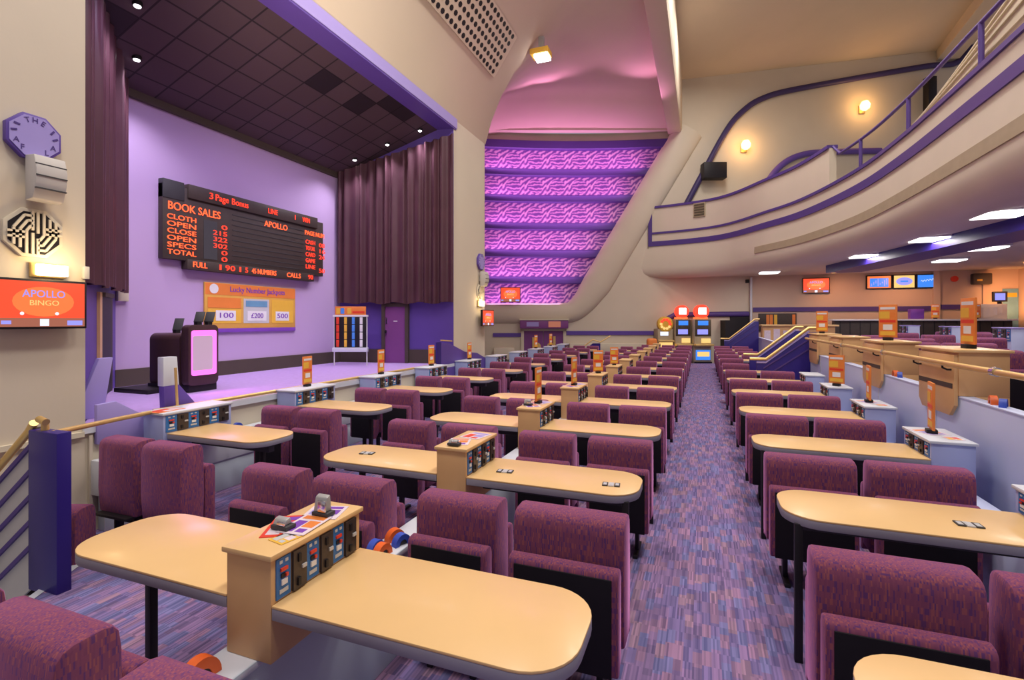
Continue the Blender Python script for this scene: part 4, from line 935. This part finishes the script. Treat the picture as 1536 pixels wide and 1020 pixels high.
# ------------------------------------------------------------------ loose things on tables and ledges
def arch_mb(c, r, w, mt, ang):
    m = MB(); d = Vector((math.cos(ang), math.sin(ang), 0)); s_ = Vector((-d.y, d.x, 0)); c = Vector(c); n = 12; vs = []; fs = []
    for k in range(n + 1):
        th = PI * k / n
        for rr in (r, r * .52):
            for q in (-w / 2, w / 2): vs.append(c + d * rr * math.cos(th) + Vector((0, 0, rr * 1.15 * math.sin(th))) + s_ * q)
    for k in range(n):
        b = 4 * k; fs += [(b, b + 1, b + 5, b + 4), (b + 2, b + 6, b + 7, b + 3), (b, b + 4, b + 6, b + 2), (b + 1, b + 3, b + 7, b + 5)]
    fs += [(0, 2, 3, 1), (4 * n, 4 * n + 1, 4 * n + 3, 4 * n + 2)]
    m.add(vs, fs, mt); m.prism([c + d * x + s_ * y + Vector((0, 0, .001)) for x, y in ((-r * .5, -w * .3), (r * .5, -w * .3), (r * .5, w * .3), (-r * .5, w * .3))], (0, 0, r * .5), 'dark_grey')
    return m
arches = [(-1.53, 1.16, .53, 'orange', 'on the pale ledge below the front coin box'), (-1.55, 2.13, .53, 'blue', 'on the ledge behind the front coin box, left'), (-1.49, 2.10, .53, 'orange', 'on the ledge behind the front coin box, front'), (-1.53, 2.27, .53, 'orange', 'on the ledge behind the front coin box, rear'), (-1.47, 2.24, .53, 'blue', 'on the ledge behind the front coin box, right'),
          (-1.51, 3.72, .53, 'blue', 'on the centre ledge behind the second coin box'), (-1.50, 3.58, .53, 'orange', 'on the centre ledge close behind the second coin box'), (-1.51, 5.2, .53, 'blue', 'on the centre ledge behind the third coin box'),
          (1.60, 3.62, .52, 'orange', 'on the blue ledge by the first right coin box'), (1.65, 3.5, .52, 'blue', 'on the blue ledge beside the first right coin box'), (1.60, 5.5, .52, 'orange', 'on the blue ledge behind the second right coin box'), (1.66, 5.4, .52, 'blue', 'on the blue ledge close to the second right coin box'),
          (1.94, 4.55, 1.105, 'orange', 'on the partition top beside the nearest wooden box'), (1.94, 4.42, 1.105, 'blue', 'on the partition top at the right edge'), (1.94, 6.35, 1.105, 'blue', 'on the partition top between the wooden boxes'), (1.94, 6.48, 1.105, 'orange', 'on the partition top near the second wooden box'),
          (-4.53, 3.86, .58, 'blue', 'on the stage ledge behind the first pale blue box'), (-4.53, 3.75, .58, 'orange', 'on the stage ledge close to the first pale blue box'), (-4.53, 5.3, .58, 'orange', 'on the stage ledge behind the second pale blue box')]
for x, y, z, mt, l in arches:
    solo('arched_holder', arch_mb((x, y, z), .064 if y < 1.3 else .05 if mt == 'blue' else .054, .04, 'arch_orange' if mt == 'orange' else mt, 1.2 + .3 * math.sin(y * 7)), 'small %s plastic arch %s' % (mt, l), 'holder', (x, y, z), 'coloured plastic arches on the ledges', smooth=40)
def leaflet(x, y, z, w, h, rot, label, mts, grp='printed leaflets on the coin boxes'):
    c, s_ = math.cos(rot), math.sin(rot); R = lambda px, py, pz: (x + px * c - py * s_, y + px * s_ + py * c, z + pz)
    m = MB(); q = lambda x0, x1, y0, y1, z0, z1, mt: m.prism([R(x0, y0, z0), R(x1, y0, z0), R(x1, y1, z0), R(x0, y1, z0)], (0, 0, z1 - z0), mt)
    q(-w, w, -h, h, .0005, .0025, mts[0])
    q(-w * .8, w * .8, h * .5, h * .85, .0025, .003, mts[1]); q(-w * .8, -w * .1, -h * .8, h * .3, .0025, .003, mts[2]); q(.0, w * .8, -h * .3, h * .35, .0025, .003, mts[1]); q(w * .1, w * .7, -h * .8, -h * .45, .0025, .003, mts[2])
    solo('leaflet', m, label, 'paper', (x, y, z), grp)
leaflet(-1.50, 1.50, .905, .07, .10, .5, 'red and purple leaflet under the grey gadget on the front coin box', ('red', 'poster_purple', 'paper'))
leaflet(-1.44, 1.53, .908, .06, .09, .1, 'orange leaflet between the gadgets on the front coin box', ('paper', 'poster_orange', 'poster_purple'))
leaflet(-1.46, 1.66, .905, .075, .07, .3, 'lilac leaflet at the far end of the front coin box', ('paper', 'poster_purple', 'lilac_light'))
leaflet(-1.42, 1.42, .905, .04, .05, -.2, 'yellow slip at the near edge of the front coin box', ('yellow', 'paper', 'silver'))
for k, n_ in ((1, 'second'), (2, 'third'), (3, 'fourth')):
    leaflet(-1.49, TC[k] - .08, .905, .07, .09, .3 * k, 'white and orange leaflet at the near end of the %s coin box' % n_, ('paper', 'orange', 'poster_purple'))
    leaflet(-1.46, TC[k] + .11, .905, .075, .09, -.2 * k, 'lilac leaflet at the far end of the %s coin box' % n_, ('paper', 'lilac_light', 'red'))
for k, n_ in ((0, 'first'), (1, 'second'), (2, 'third')):
    leaflet(1.60, 3.12 + 1.507 * k, .86, .08, .1, .4, 'pink leaflet on the %s blue box by the partition' % n_, ('paper', 'poster_orange', 'lilac_light'))
    leaflet(1.67, 2.93 + 1.507 * k, .86, .05, .05, .1, 'small red slip at the near end of the %s blue partition box' % n_, ('paper', 'red', 'yellow'))
leaflet(-4.44, 3.05, .905, .08, .13, .1, 'pink leaflet on the first pale blue stage box', ('poster_orange', 'paper', 'red'))
def gadget(x, y, z, rot, label, tall=.07):
    t = thing('card_gadget', label, 'device', (x, y, z), 'grey gadgets on the coin boxes')
    part('base', MB().box(x - .04, x + .04, y - .025, y + .025, z + .003, z + .02, 'dark_grey'), t, .004)
    part('body', MB().prism([(x - .035, y - .02, z + .02), (x - .035, y + .02, z + .02), (x - .035, y + .012, z + tall), (x - .035, y - .008, z + tall * .9)], (.06, 0, 0), 'grey_metal'), t, .005)
    part('clip', MB().box(x - .01, x + .03, y - .024, y - .018, z + .022, z + tall * .8, 'chrome'), t, .002)
gadget(-1.49, 1.47, .907, 0, 'flat grey card gadget at the near end of the front coin box', .045)
gadget(-1.44, 1.63, .907, 0, 'upright grey card gadget at the far end of the front coin box', .085)
gadget(-1.52, TC[2] - .1, .907, 0, 'dark grey gadget on the third coin box', .06)
gadget(-1.47, TC[1] - .19, .907, 0, 'small grey gadget at the near edge of the second coin box', .04)
def menu_card(x, y, rot, label):
    c, s_ = math.cos(rot), math.sin(rot); m = MB()
    for i in range(3):
        a = (i - 1) * .035
        m.prism([(x + (a + px) * c - py * s_, y + (a + px) * s_ + py * c, .7325) for px, py in ((-.016, -.03), (.016, -.03), (.016, .03), (-.016, .03))], (0, 0, .006), 'dark_grey' if i != 1 else 'silver')
        m.prism([(x + (a + px) * c - py * s_, y + (a + px) * s_ + py * c, .7385) for px, py in ((-.01, -.02), (.01, -.02), (.01, .02), (-.01, .02))], (0, 0, .001), 'silver')
    solo('table_card', m, label, 'card', (x, y, .7325), 'small grey cards on tables')
menu_card(-2.28, 3.03, .2, 'grey card set on the second table left of the coin boxes'); menu_card(-1.18, 2.98, .1, 'grey card set beside the second coin box on the aisle-side table')
menu_card(-.50, 2.96, .1, 'grey card set at the rounded aisle end of the second table'); menu_card(1.18, 2.98, .0, 'grey card set on the second table right of the aisle')

# low seat beyond the purple post
o = dup(protos[.515], (-4.32, 2.26, -.44), 'low purple seat half hidden behind the deep purple stair post', 'low seat', [c for c in protos[.515].children if c.name.startswith('seat')]); o.rotation_euler = (0, 0, .35); o.scale = (.8, 1, 1)

# ------------------------------------------------------------------ stairs to the upper level
def stair_bal(y, x0, x1, z0, z1, label, d=.06):
    t = thing('stair_balustrade', label, 'railing', (x0, y, 0))
    pts = [(x0, y, z0 - .9 if z0 > .9 else 0), (x0, y, z0 - .08), (x0 + .15, y, z0 - .08), (x1, y, z1 - .08), (x1 + .12, y, z1 - .08), (x1 + .12, y, .3), (x1, y, 0.0)]
    part('panel', MB().prism(pts, (0, d, 0), 'deep_purple'), t, .004)
    for q in (.16, .34):
        part('slat', MB().prism([(x0 + .12, y - .012, z0 - q), (x0 + .12, y - .012, z0 - q - .03), (x1 + .05, y - .012, z1 - q - .03), (x1 + .05, y - .012, z1 - q)], (0, .012, 0), 'band_purple'), t)
    part('handrail', MB().tube([(x0 - .12, y + d / 2, z0), (x0 + .17, y + d / 2, z0), (x1, y + d / 2, z1), (x1 + .15, y + d / 2, z1)], .03, 'brass', 10), t, smooth=50)
    part('ledge_strip', MB().prism([(x0, y - .01, z0 - .08), (x0, y - .01, z0 - .05), (x0 + .16, y - .01, z0 - .05), (x1, y - .01, z1 - .05), (x1, y - .01, z1 - .08), (x0 + .16, y - .01, z0 - .08)], (0, d + .02, 0), 'lilac_light'), t)
stair_bal(10.85, 1.00, 1.90, .95, 1.56, 'near purple balustrade with brass handrail of the right side stairs')
stair_bal(12.2, .98, 1.88, .95, 1.56, 'far purple balustrade with brass handrail of the right side stairs')
stair_bal(19.6, .75, 1.75, 1.05, 1.75, 'purple balustrade with brass handrail by the dark doorway')
m = MB()
for k in range(3): m.box(1.05 + .3 * k, 1.98, 10.92, 12.2, .2 * k, .2 * (k + 1), 'carpet')
struct('stairs', m)

# ------------------------------------------------------------------ slot machines at the aisle end
def machine(a, D, w, z_top, label, round_=False):
    """a: lateral metres from the lens axis at distance D"""
    F = Frame((-ST * D, CT * D), (CT, ST)); h = z_top; x0, x1 = a - w / 2, a + w / 2
    t = thing('slot_machine', label, 'machine', tuple(F(a, 0, -.3)))
    if round_:
        part('cabinet', MB().fbox(F, x0, x1, 0, h * .70, -.6, 0, 'vent_beige'), t, .02)
        part('top_wheel', MB().cyl(F(a, h * .80, -.2), w * .5, .22, 'yellow', F.n, 28), t, .01); m = MB()
        for k in range(10): th = k * PI / 5; m.cyl(F(a + .3 * w * math.cos(th), h * .80 + .3 * w * math.sin(th), .02), w * .09, .02, ('led_red' if k < 5 else 'screen_yellow'), F.n, 10)
        part('wheel_light', m, t); part('belly_glass', MB().fbox(F, x0 + .05, x1 - .02, h * .18, h * .42, 0, .03, 'screen_yellow'), t, .005); part('top_screen', MB().fbox(F, x0 + .1, x1 - .2, h * .56, h * .64, 0, .03, 'screen_white'), t, .005)
        part('button_deck', MB().fbox(F, x0, x1, h * .43, h * .47, 0, .16, 'brass'), t, .006)
        return
    part('cabinet', MB().fbox(F, x0, x1, 0, h * .76, -.65, 0, 'vent_beige'), t, .02); part('bezel', MB().fbox(F, x0 + .02, x1 - .02, h * .47, h * .755, 0, .015, 'machine_dark'), t, .006)
    part('topper', MB().cyl(F(a, h * .895, -.35), w * .40, .30, 'led_red', F.n, 28), t, .01, label='round glowing red topper'); part('topper_screen', MB().fbox(F, a - w * .22, a + w * .22, h * .85, h * .955, -.06, -.03, 'lamp_white'), t, .004)
    part('topper_neck', MB().fbox(F, a - w * .32, a + w * .32, h * .755, h * .80, -.5, -.05, 'screen_orange'), t, .01)
    part('upper_screen', MB().fbox(F, x0 + .2 * w, x1 - .2 * w, h * .655, h * .735, 0, .03, 'screen_blue'), t, .005); part('middle_screen', MB().fbox(F, x0 + .17 * w, x1 - .22 * w, h * .50, h * .585, 0, .03, 'screen_violet'), t, .005)
    part('lower_screen', MB().fbox(F, x0 + .4 * w, x1 - .08 * w, h * .35, h * .43, 0, .05, 'screen_yellow'), t, .005)
    part('button_deck', MB().fbox(F, x0 - .02, x1 + .02, h * .30, h * .335, 0, .22, 'brass'), t, .006)
    b = part('belly_glass', MB().fbox(F, x0 + .08 * w, x1 - .08 * w, h * .06, h * .23, 0, .03, 'screen_blue'), t, .005); part('belly_picture', MB().fbox(F, x0 + .16 * w, x1 - .14 * w, h * .12, h * .20, .03, .035, 'screen_yellow'), b)
    part('kick_plate', MB().fbox(F, x0 - .01, x1 + .01, 0, h * .03, 0, .04, 'black'), t)
machine(7.60, 19.9, .68, 2.31, 'tall slot machine with red topper standing at the end of the aisle')
machine(6.90, 20.15, .64, 2.31, 'tall slot machine with red topper, left of the aisle end one')
machine(6.23, 20.3, .62, 1.95, 'shorter golden machine with wheel top, leftmost of the machines', True)
# golden ticket stand left of machines
solo('ticket_stand', MB().fbox(FW, 5.35, 5.75, .0, 1.0, 1.0, 1.3, 'poster_orange'), 'orange patterned stand to the left of the golden machine', 'stand', tuple(FW(5.2, 0, 1.2)), bevel=.1, seg=3)
# far-wall cream ledges
m = MB(); m.fbox(FW, 2.4, 5.9, .3, .75, 0, .25, 'cream_panel'); struct('trim_34', m, bevel=.02)
m = MB(); m.fbox(FW, -.75, .1, .1, .6, 0, .6, 'cream_panel'); struct('trim_35', m, bevel=.03)
t = thing('stair_balustrade', 'small dark blue stair panel with handrail right of the double doors', 'railing', tuple(FW(3.2, 0, 1.2)))
part('panel', MB().prism([FW(2.9, .1, 1.2), FW(2.9, .55, 1.2), FW(3.2, .8, 1.2), FW(3.5, .8, 1.2), FW(3.5, .1, 1.2)], FW.n * -.05, 'deep_purple'), t); part('handrail', MB().tube([FW(2.6, .5, 1.2), FW(3.2, .95, 1.2), FW(3.5, .85, 1.2), FW(3.9, 1.1, 1.2)], .025, 'brass'), t)

# ------------------------------------------------------------------ dark doorway, kiosk, bar
solo('conduit', MB().tube([FW(9.98, 1.2, .12), FW(9.98, 3.5, .12)], .05, 'pale_ledge'), 'thin pale vertical pipe in the corner left of the orange wall', 'pipe', tuple(FW(9.98, 1.2, .12)), smooth=50)
solo('sensor', MB().fbox(FW, 9.80, 9.90, 3.28, 3.42, .0, .14, 'black'), 'small black sensor high beside the corner pipe', 'sensor', tuple(FW(9.85, 3.28, .05)))
d = MB().fbox(FW, 9.15, 9.95, -.2, 1.98, .0, .06, 'black'); struct('door_4', d)
m = MB().fbox(FW, 8.75, 9.15, -.2, 1.72, .0, .5, 'black'); struct('trim_36', m)
t = thing('notice_board', 'dark notice board with orange posters on the wall above the kiosk', 'board', tuple(FR(2.85, 1.3, 0)))
part('board', MB().fbox(FR, 2.2, 3.6, 1.25, 2.0, .004, .06, 'board_dark'), t, .01)
for a, mt in ((2.55, 'orange'), (2.68, 'poster_orange'), (2.84, 'yellow'), (3.5, 'poster_orange')): part('poster', MB().fbox(FR, a - .055, a + .055, 1.32, 1.95, .06, .07, mt), t)
t = thing('ticket_kiosk', 'cream and wood ticket kiosk beside the far stairs', 'kiosk', (2.75, 20.5, .6))
part('counter', MB().box(2.05, 4.3, 20.1, 20.7, .6, 1.5, 'beech_side'), t, .01); part('counter_top', MB().box(2.0, 4.4, 20.0, 20.8, 1.5, 1.56, 'beech'), t, .01)
m = MB()
for k in range(5): m.box(2.1 + .3 * k, 2.3 + .3 * k, 20.07, 20.1, .75, 1.35 + .05 * (k % 2), 'paper')
part('front_leaflet', m, t)
t = thing('bar_counter', 'long bar with white top and dark front below the screens', 'counter', (7.3, 22.2, .6))
part('counter_front', MB().box(4.7, 9.9, 22.0, 22.5, .6, 1.70, 'board_dark'), t, .01); part('counter_top', MB().box(4.6, 10.0, 21.85, 22.6, 1.70, 1.755, 'white'), t, .008)
m = MB()
for k in range(16): m.box(4.85 + .32 * k, 4.87 + .32 * k, 21.985, 22.0, .65, 1.68, 'black')
part('front_groove', m, t)
solo('till', MB().box(7.05, 7.45, 22.0, 22.3, 1.755, 2.12, 'poster_purple'), 'purple boxed unit standing on the bar counter', 'box', (7.25, 22.1, 1.755), bevel=.02)
t = thing('drape_stand', 'white stand with gathered drape at the right end of the bar', 'stand', (9.3, 22.4, 1.755))
part('stand', MB().box(8.75, 9.85, 22.2, 22.6, 1.755, 2.28, 'white'), t, .01)
m = MB(); vs = []
for i in range(13):
    q = i / 12; dz = .16 * math.sin(PI * q)
    vs += [(8.8 + .9 * q, 22.17 - .02 * math.cos(q * 30), 2.22 - dz * .5), (8.8 + .9 * q, 22.16 - .03 * math.cos(q * 30), 1.98 - dz)]
m.add(vs + [(x, y + .02, z) for x, y, z in vs], [(2 * i, 2 * i + 2, 2 * i + 3, 2 * i + 1) for i in range(12)] + [(26 + 2 * i, 26 + 2 * i + 1, 26 + 2 * i + 3, 26 + 2 * i + 2) for i in range(12)], 'white'); part('drape', m, t, smooth=60)
t = thing('till_monitor', 'small monitor with blue screen at the bar', 'monitor', (9.75, 22.45, 2.28)); part('casing', MB().box(9.55, 9.95, 22.4, 22.5, 2.36, 2.72, 'dark_grey'), t, .01); part('screen', MB().box(9.60, 9.88, 22.39, 22.4, 2.42, 2.66, 'screen_violet'), t); part('stand', MB().box(9.7, 9.8, 22.42, 22.5, 2.28, 2.38, 'black'), t)
t = thing('wall_poster', 'tall blue poster at the right edge behind the bar', 'poster', tuple(FR(10.4, 1.4, 0))); part('sheet', MB().fbox(FR, 10.15, 10.59, 1.45, 2.85, 0.0, .03, 'poster_blue'), t); part('print', MB().fbox(FR, 10.18, 10.55, 2.55, 2.7, .03, .034, 'yellow'), t)
t = thing('fan_unit', 'brown box fan unit high on the orange wall', 'fan', tuple(FR(9.5, 3.3, 0))); part('casing', MB().fbox(FR, 9.22, 9.78, 3.02, 3.42, 0, .25, 'dark_skirting'), t, .04); part('badge', MB().fbox(FR, 9.33, 9.48, 3.14, 3.2, .25, .26, 'yellow'), t)
solo('cable_duct', MB().fbox(FR, 9.58, 9.72, 2.3, 3.02, 0, .05, 'orange_wall'), 'narrow orange painted duct below the fan unit', 'duct', tuple(FR(9.6, 2.3, 0)))
solo('alarm_bell', MB().cyl(FR(8.75, 3.25, 0), .11, .08, 'red', FR.n), 'small red alarm bell on the orange wall', 'bell', tuple(FR(8.75, 3.14, 0)), smooth=40)
tv(FR, 3.80, 4.76, 2.80, 3.42, 'red wall screen on the orange wall, left of the menu screens')
for i, (a0, a1, mt, l) in enumerate(((5.98, 6.82, 'screen_orange', 'leftmost menu screen above the bar, orange border and blue middle'), (6.84, 7.56, 'screen_yellow', 'middle menu screen above the bar, orange with violet shape'), (7.58, 8.27, 'screen_blue', 'rightmost menu screen above the bar, plain blue with white script'))):
    t = thing('menu_screen', l, 'screen', tuple(FR((a0 + a1) / 2, 2.9, 0)), 'menu screens over the bar'); part('casing', MB().fbox(FR, a0, a1, 2.92, 3.46, 0, .09, 'black'), t, .01)
    sc = part('screen', MB().fbox(FR, a0 + .04, a1 - .04, 2.96, 3.42, .09, .093, mt), t); m = MB(); ac = (a0 + a1) / 2
    if i == 0:
        m.fbox(FR, a0 + .12, a1 - .12, 3.0, 3.34, .093, .096, 'screen_blue')
        for k in range(8): m.fbox(FR, a0 + .16 + .07 * k, a0 + .19 + .07 * k, 3.04 + .05 * (k % 3), 3.14 + .06 * (k % 4), .096, .098, 'screen_violet')
    elif i == 1: m.prism([FR(ac + .26 * math.cos(k * PI / 8), 3.2 + .15 * math.sin(k * PI / 8), .093) for k in range(16)], FR.n * .003, 'screen_violet'); m.fbox(FR, ac - .12, ac + .12, 3.17, 3.23, .096, .098, 'screen_blue')
    else: m.tube([FR(a0 + .14 + .03 * k, 3.19 + .005 * k + .04 * math.sin(k * 2.2), .095) for k in range(14)], .008, 'screen_white', 5)
    part('screen_picture', m, sc)
for x, l in ((4.2, 'left'), (9.2, 'right')):
    solo('orange_downlight', MB().cyl((x + .45, 21.9 if x < 5 else 20.6, 3.5), .09, .06, 'lamp_amber'), 'small orange ceiling lamp at the %s end of the orange wall' % l, 'light', (x + .45, 21.9 if x < 5 else 20.6, 3.5))
    spot('orange_wash', (x + .45, 21.9, 3.42), (x + 1.2, 23.2, 1.5), 60, (1, .46, .20), 130, .9, .1)
spot('orange_wash', (7., 21.8, 3.4), (7.2, 23.2, 1.5), 75, (1, .46, .20), 130, .9, .1)
spot('orange_wash', (10.1, 22.3, 1.9), (10.3, 23.2, 2.6), 70, (1, .42, .14), 130, .9, .1)

# ------------------------------------------------------------------ light
w = bpy.data.worlds.new('World'); scn.world = w; w.use_nodes = True
w.node_tree.nodes['Background'].inputs[0].default_value = (.92, .86, 1., 1); w.node_tree.nodes['Background'].inputs[1].default_value = .30
# unseen overhead area lights, added for the general brightness of the hall
for x, y, p in ((2.2, -1.0, 290), (2.2, 4.0, 290), (1.6, 9.0, 290), (.6, 13.5, 290), (.8, 17.5, 240)):
    area('hall_fill', (x, y, 11.6), 1.6, p, (1, .93, .86))
for x, y, p in ((-2.2, .5, 130), (-2.4, 5.0, 130)): area('hall_fill', (x, y, 8.2), 1.0, p, (1, .92, .86))
# pink wash on the stage-side ceiling; unseen cove and gallery fills added for brightness
for a in (1.2, 4.6): spot('pink_wash', FW(a, 9.2, 2.7), FW(a, 10.1, 7.0), 150, (1, .36, .80), 110, .9, .2)
spot('pink_fill', (-1.5, 9.0, 4.5), (-3.7, 9.6, 7.6), 60, (1, .48, .70), 95, .9, .3)
spot('cove_fill', (-3.2, 3.2, 3.2), (-3.9, 7.5, 6.8), 420, (1, .84, .62), 110, .9, .3)  # no fitting here: spot added to brighten the cove near the beam
spot('gallery_fill', (6.5, 17, 6.8), (4.5, 20, 12.5), 45, (1, .82, .50), 120, .9, .4)  # added warm fill for the gallery ceiling, without a fixture

# ------------------------------------------------------------------ camera and colour
cam = bpy.data.cameras.new('Camera'); co = bpy.data.objects.new('Camera', cam); COL.objects.link(co)
cam.sensor_width = 36; cam.sensor_fit = 'HORIZONTAL'; cam.lens = 750 / 1536 * 36; cam.shift_y = -29 / 1536; cam.clip_end = 200
co.location = (0, 0, H); co.rotation_euler = (PI / 2, 0, TH); scn.camera = co
vs = scn.view_settings; vs.view_transform = 'Standard'; vs.look = 'None'; vs.gamma = 1; vs.exposure = 0; vs.use_curve_mapping = False
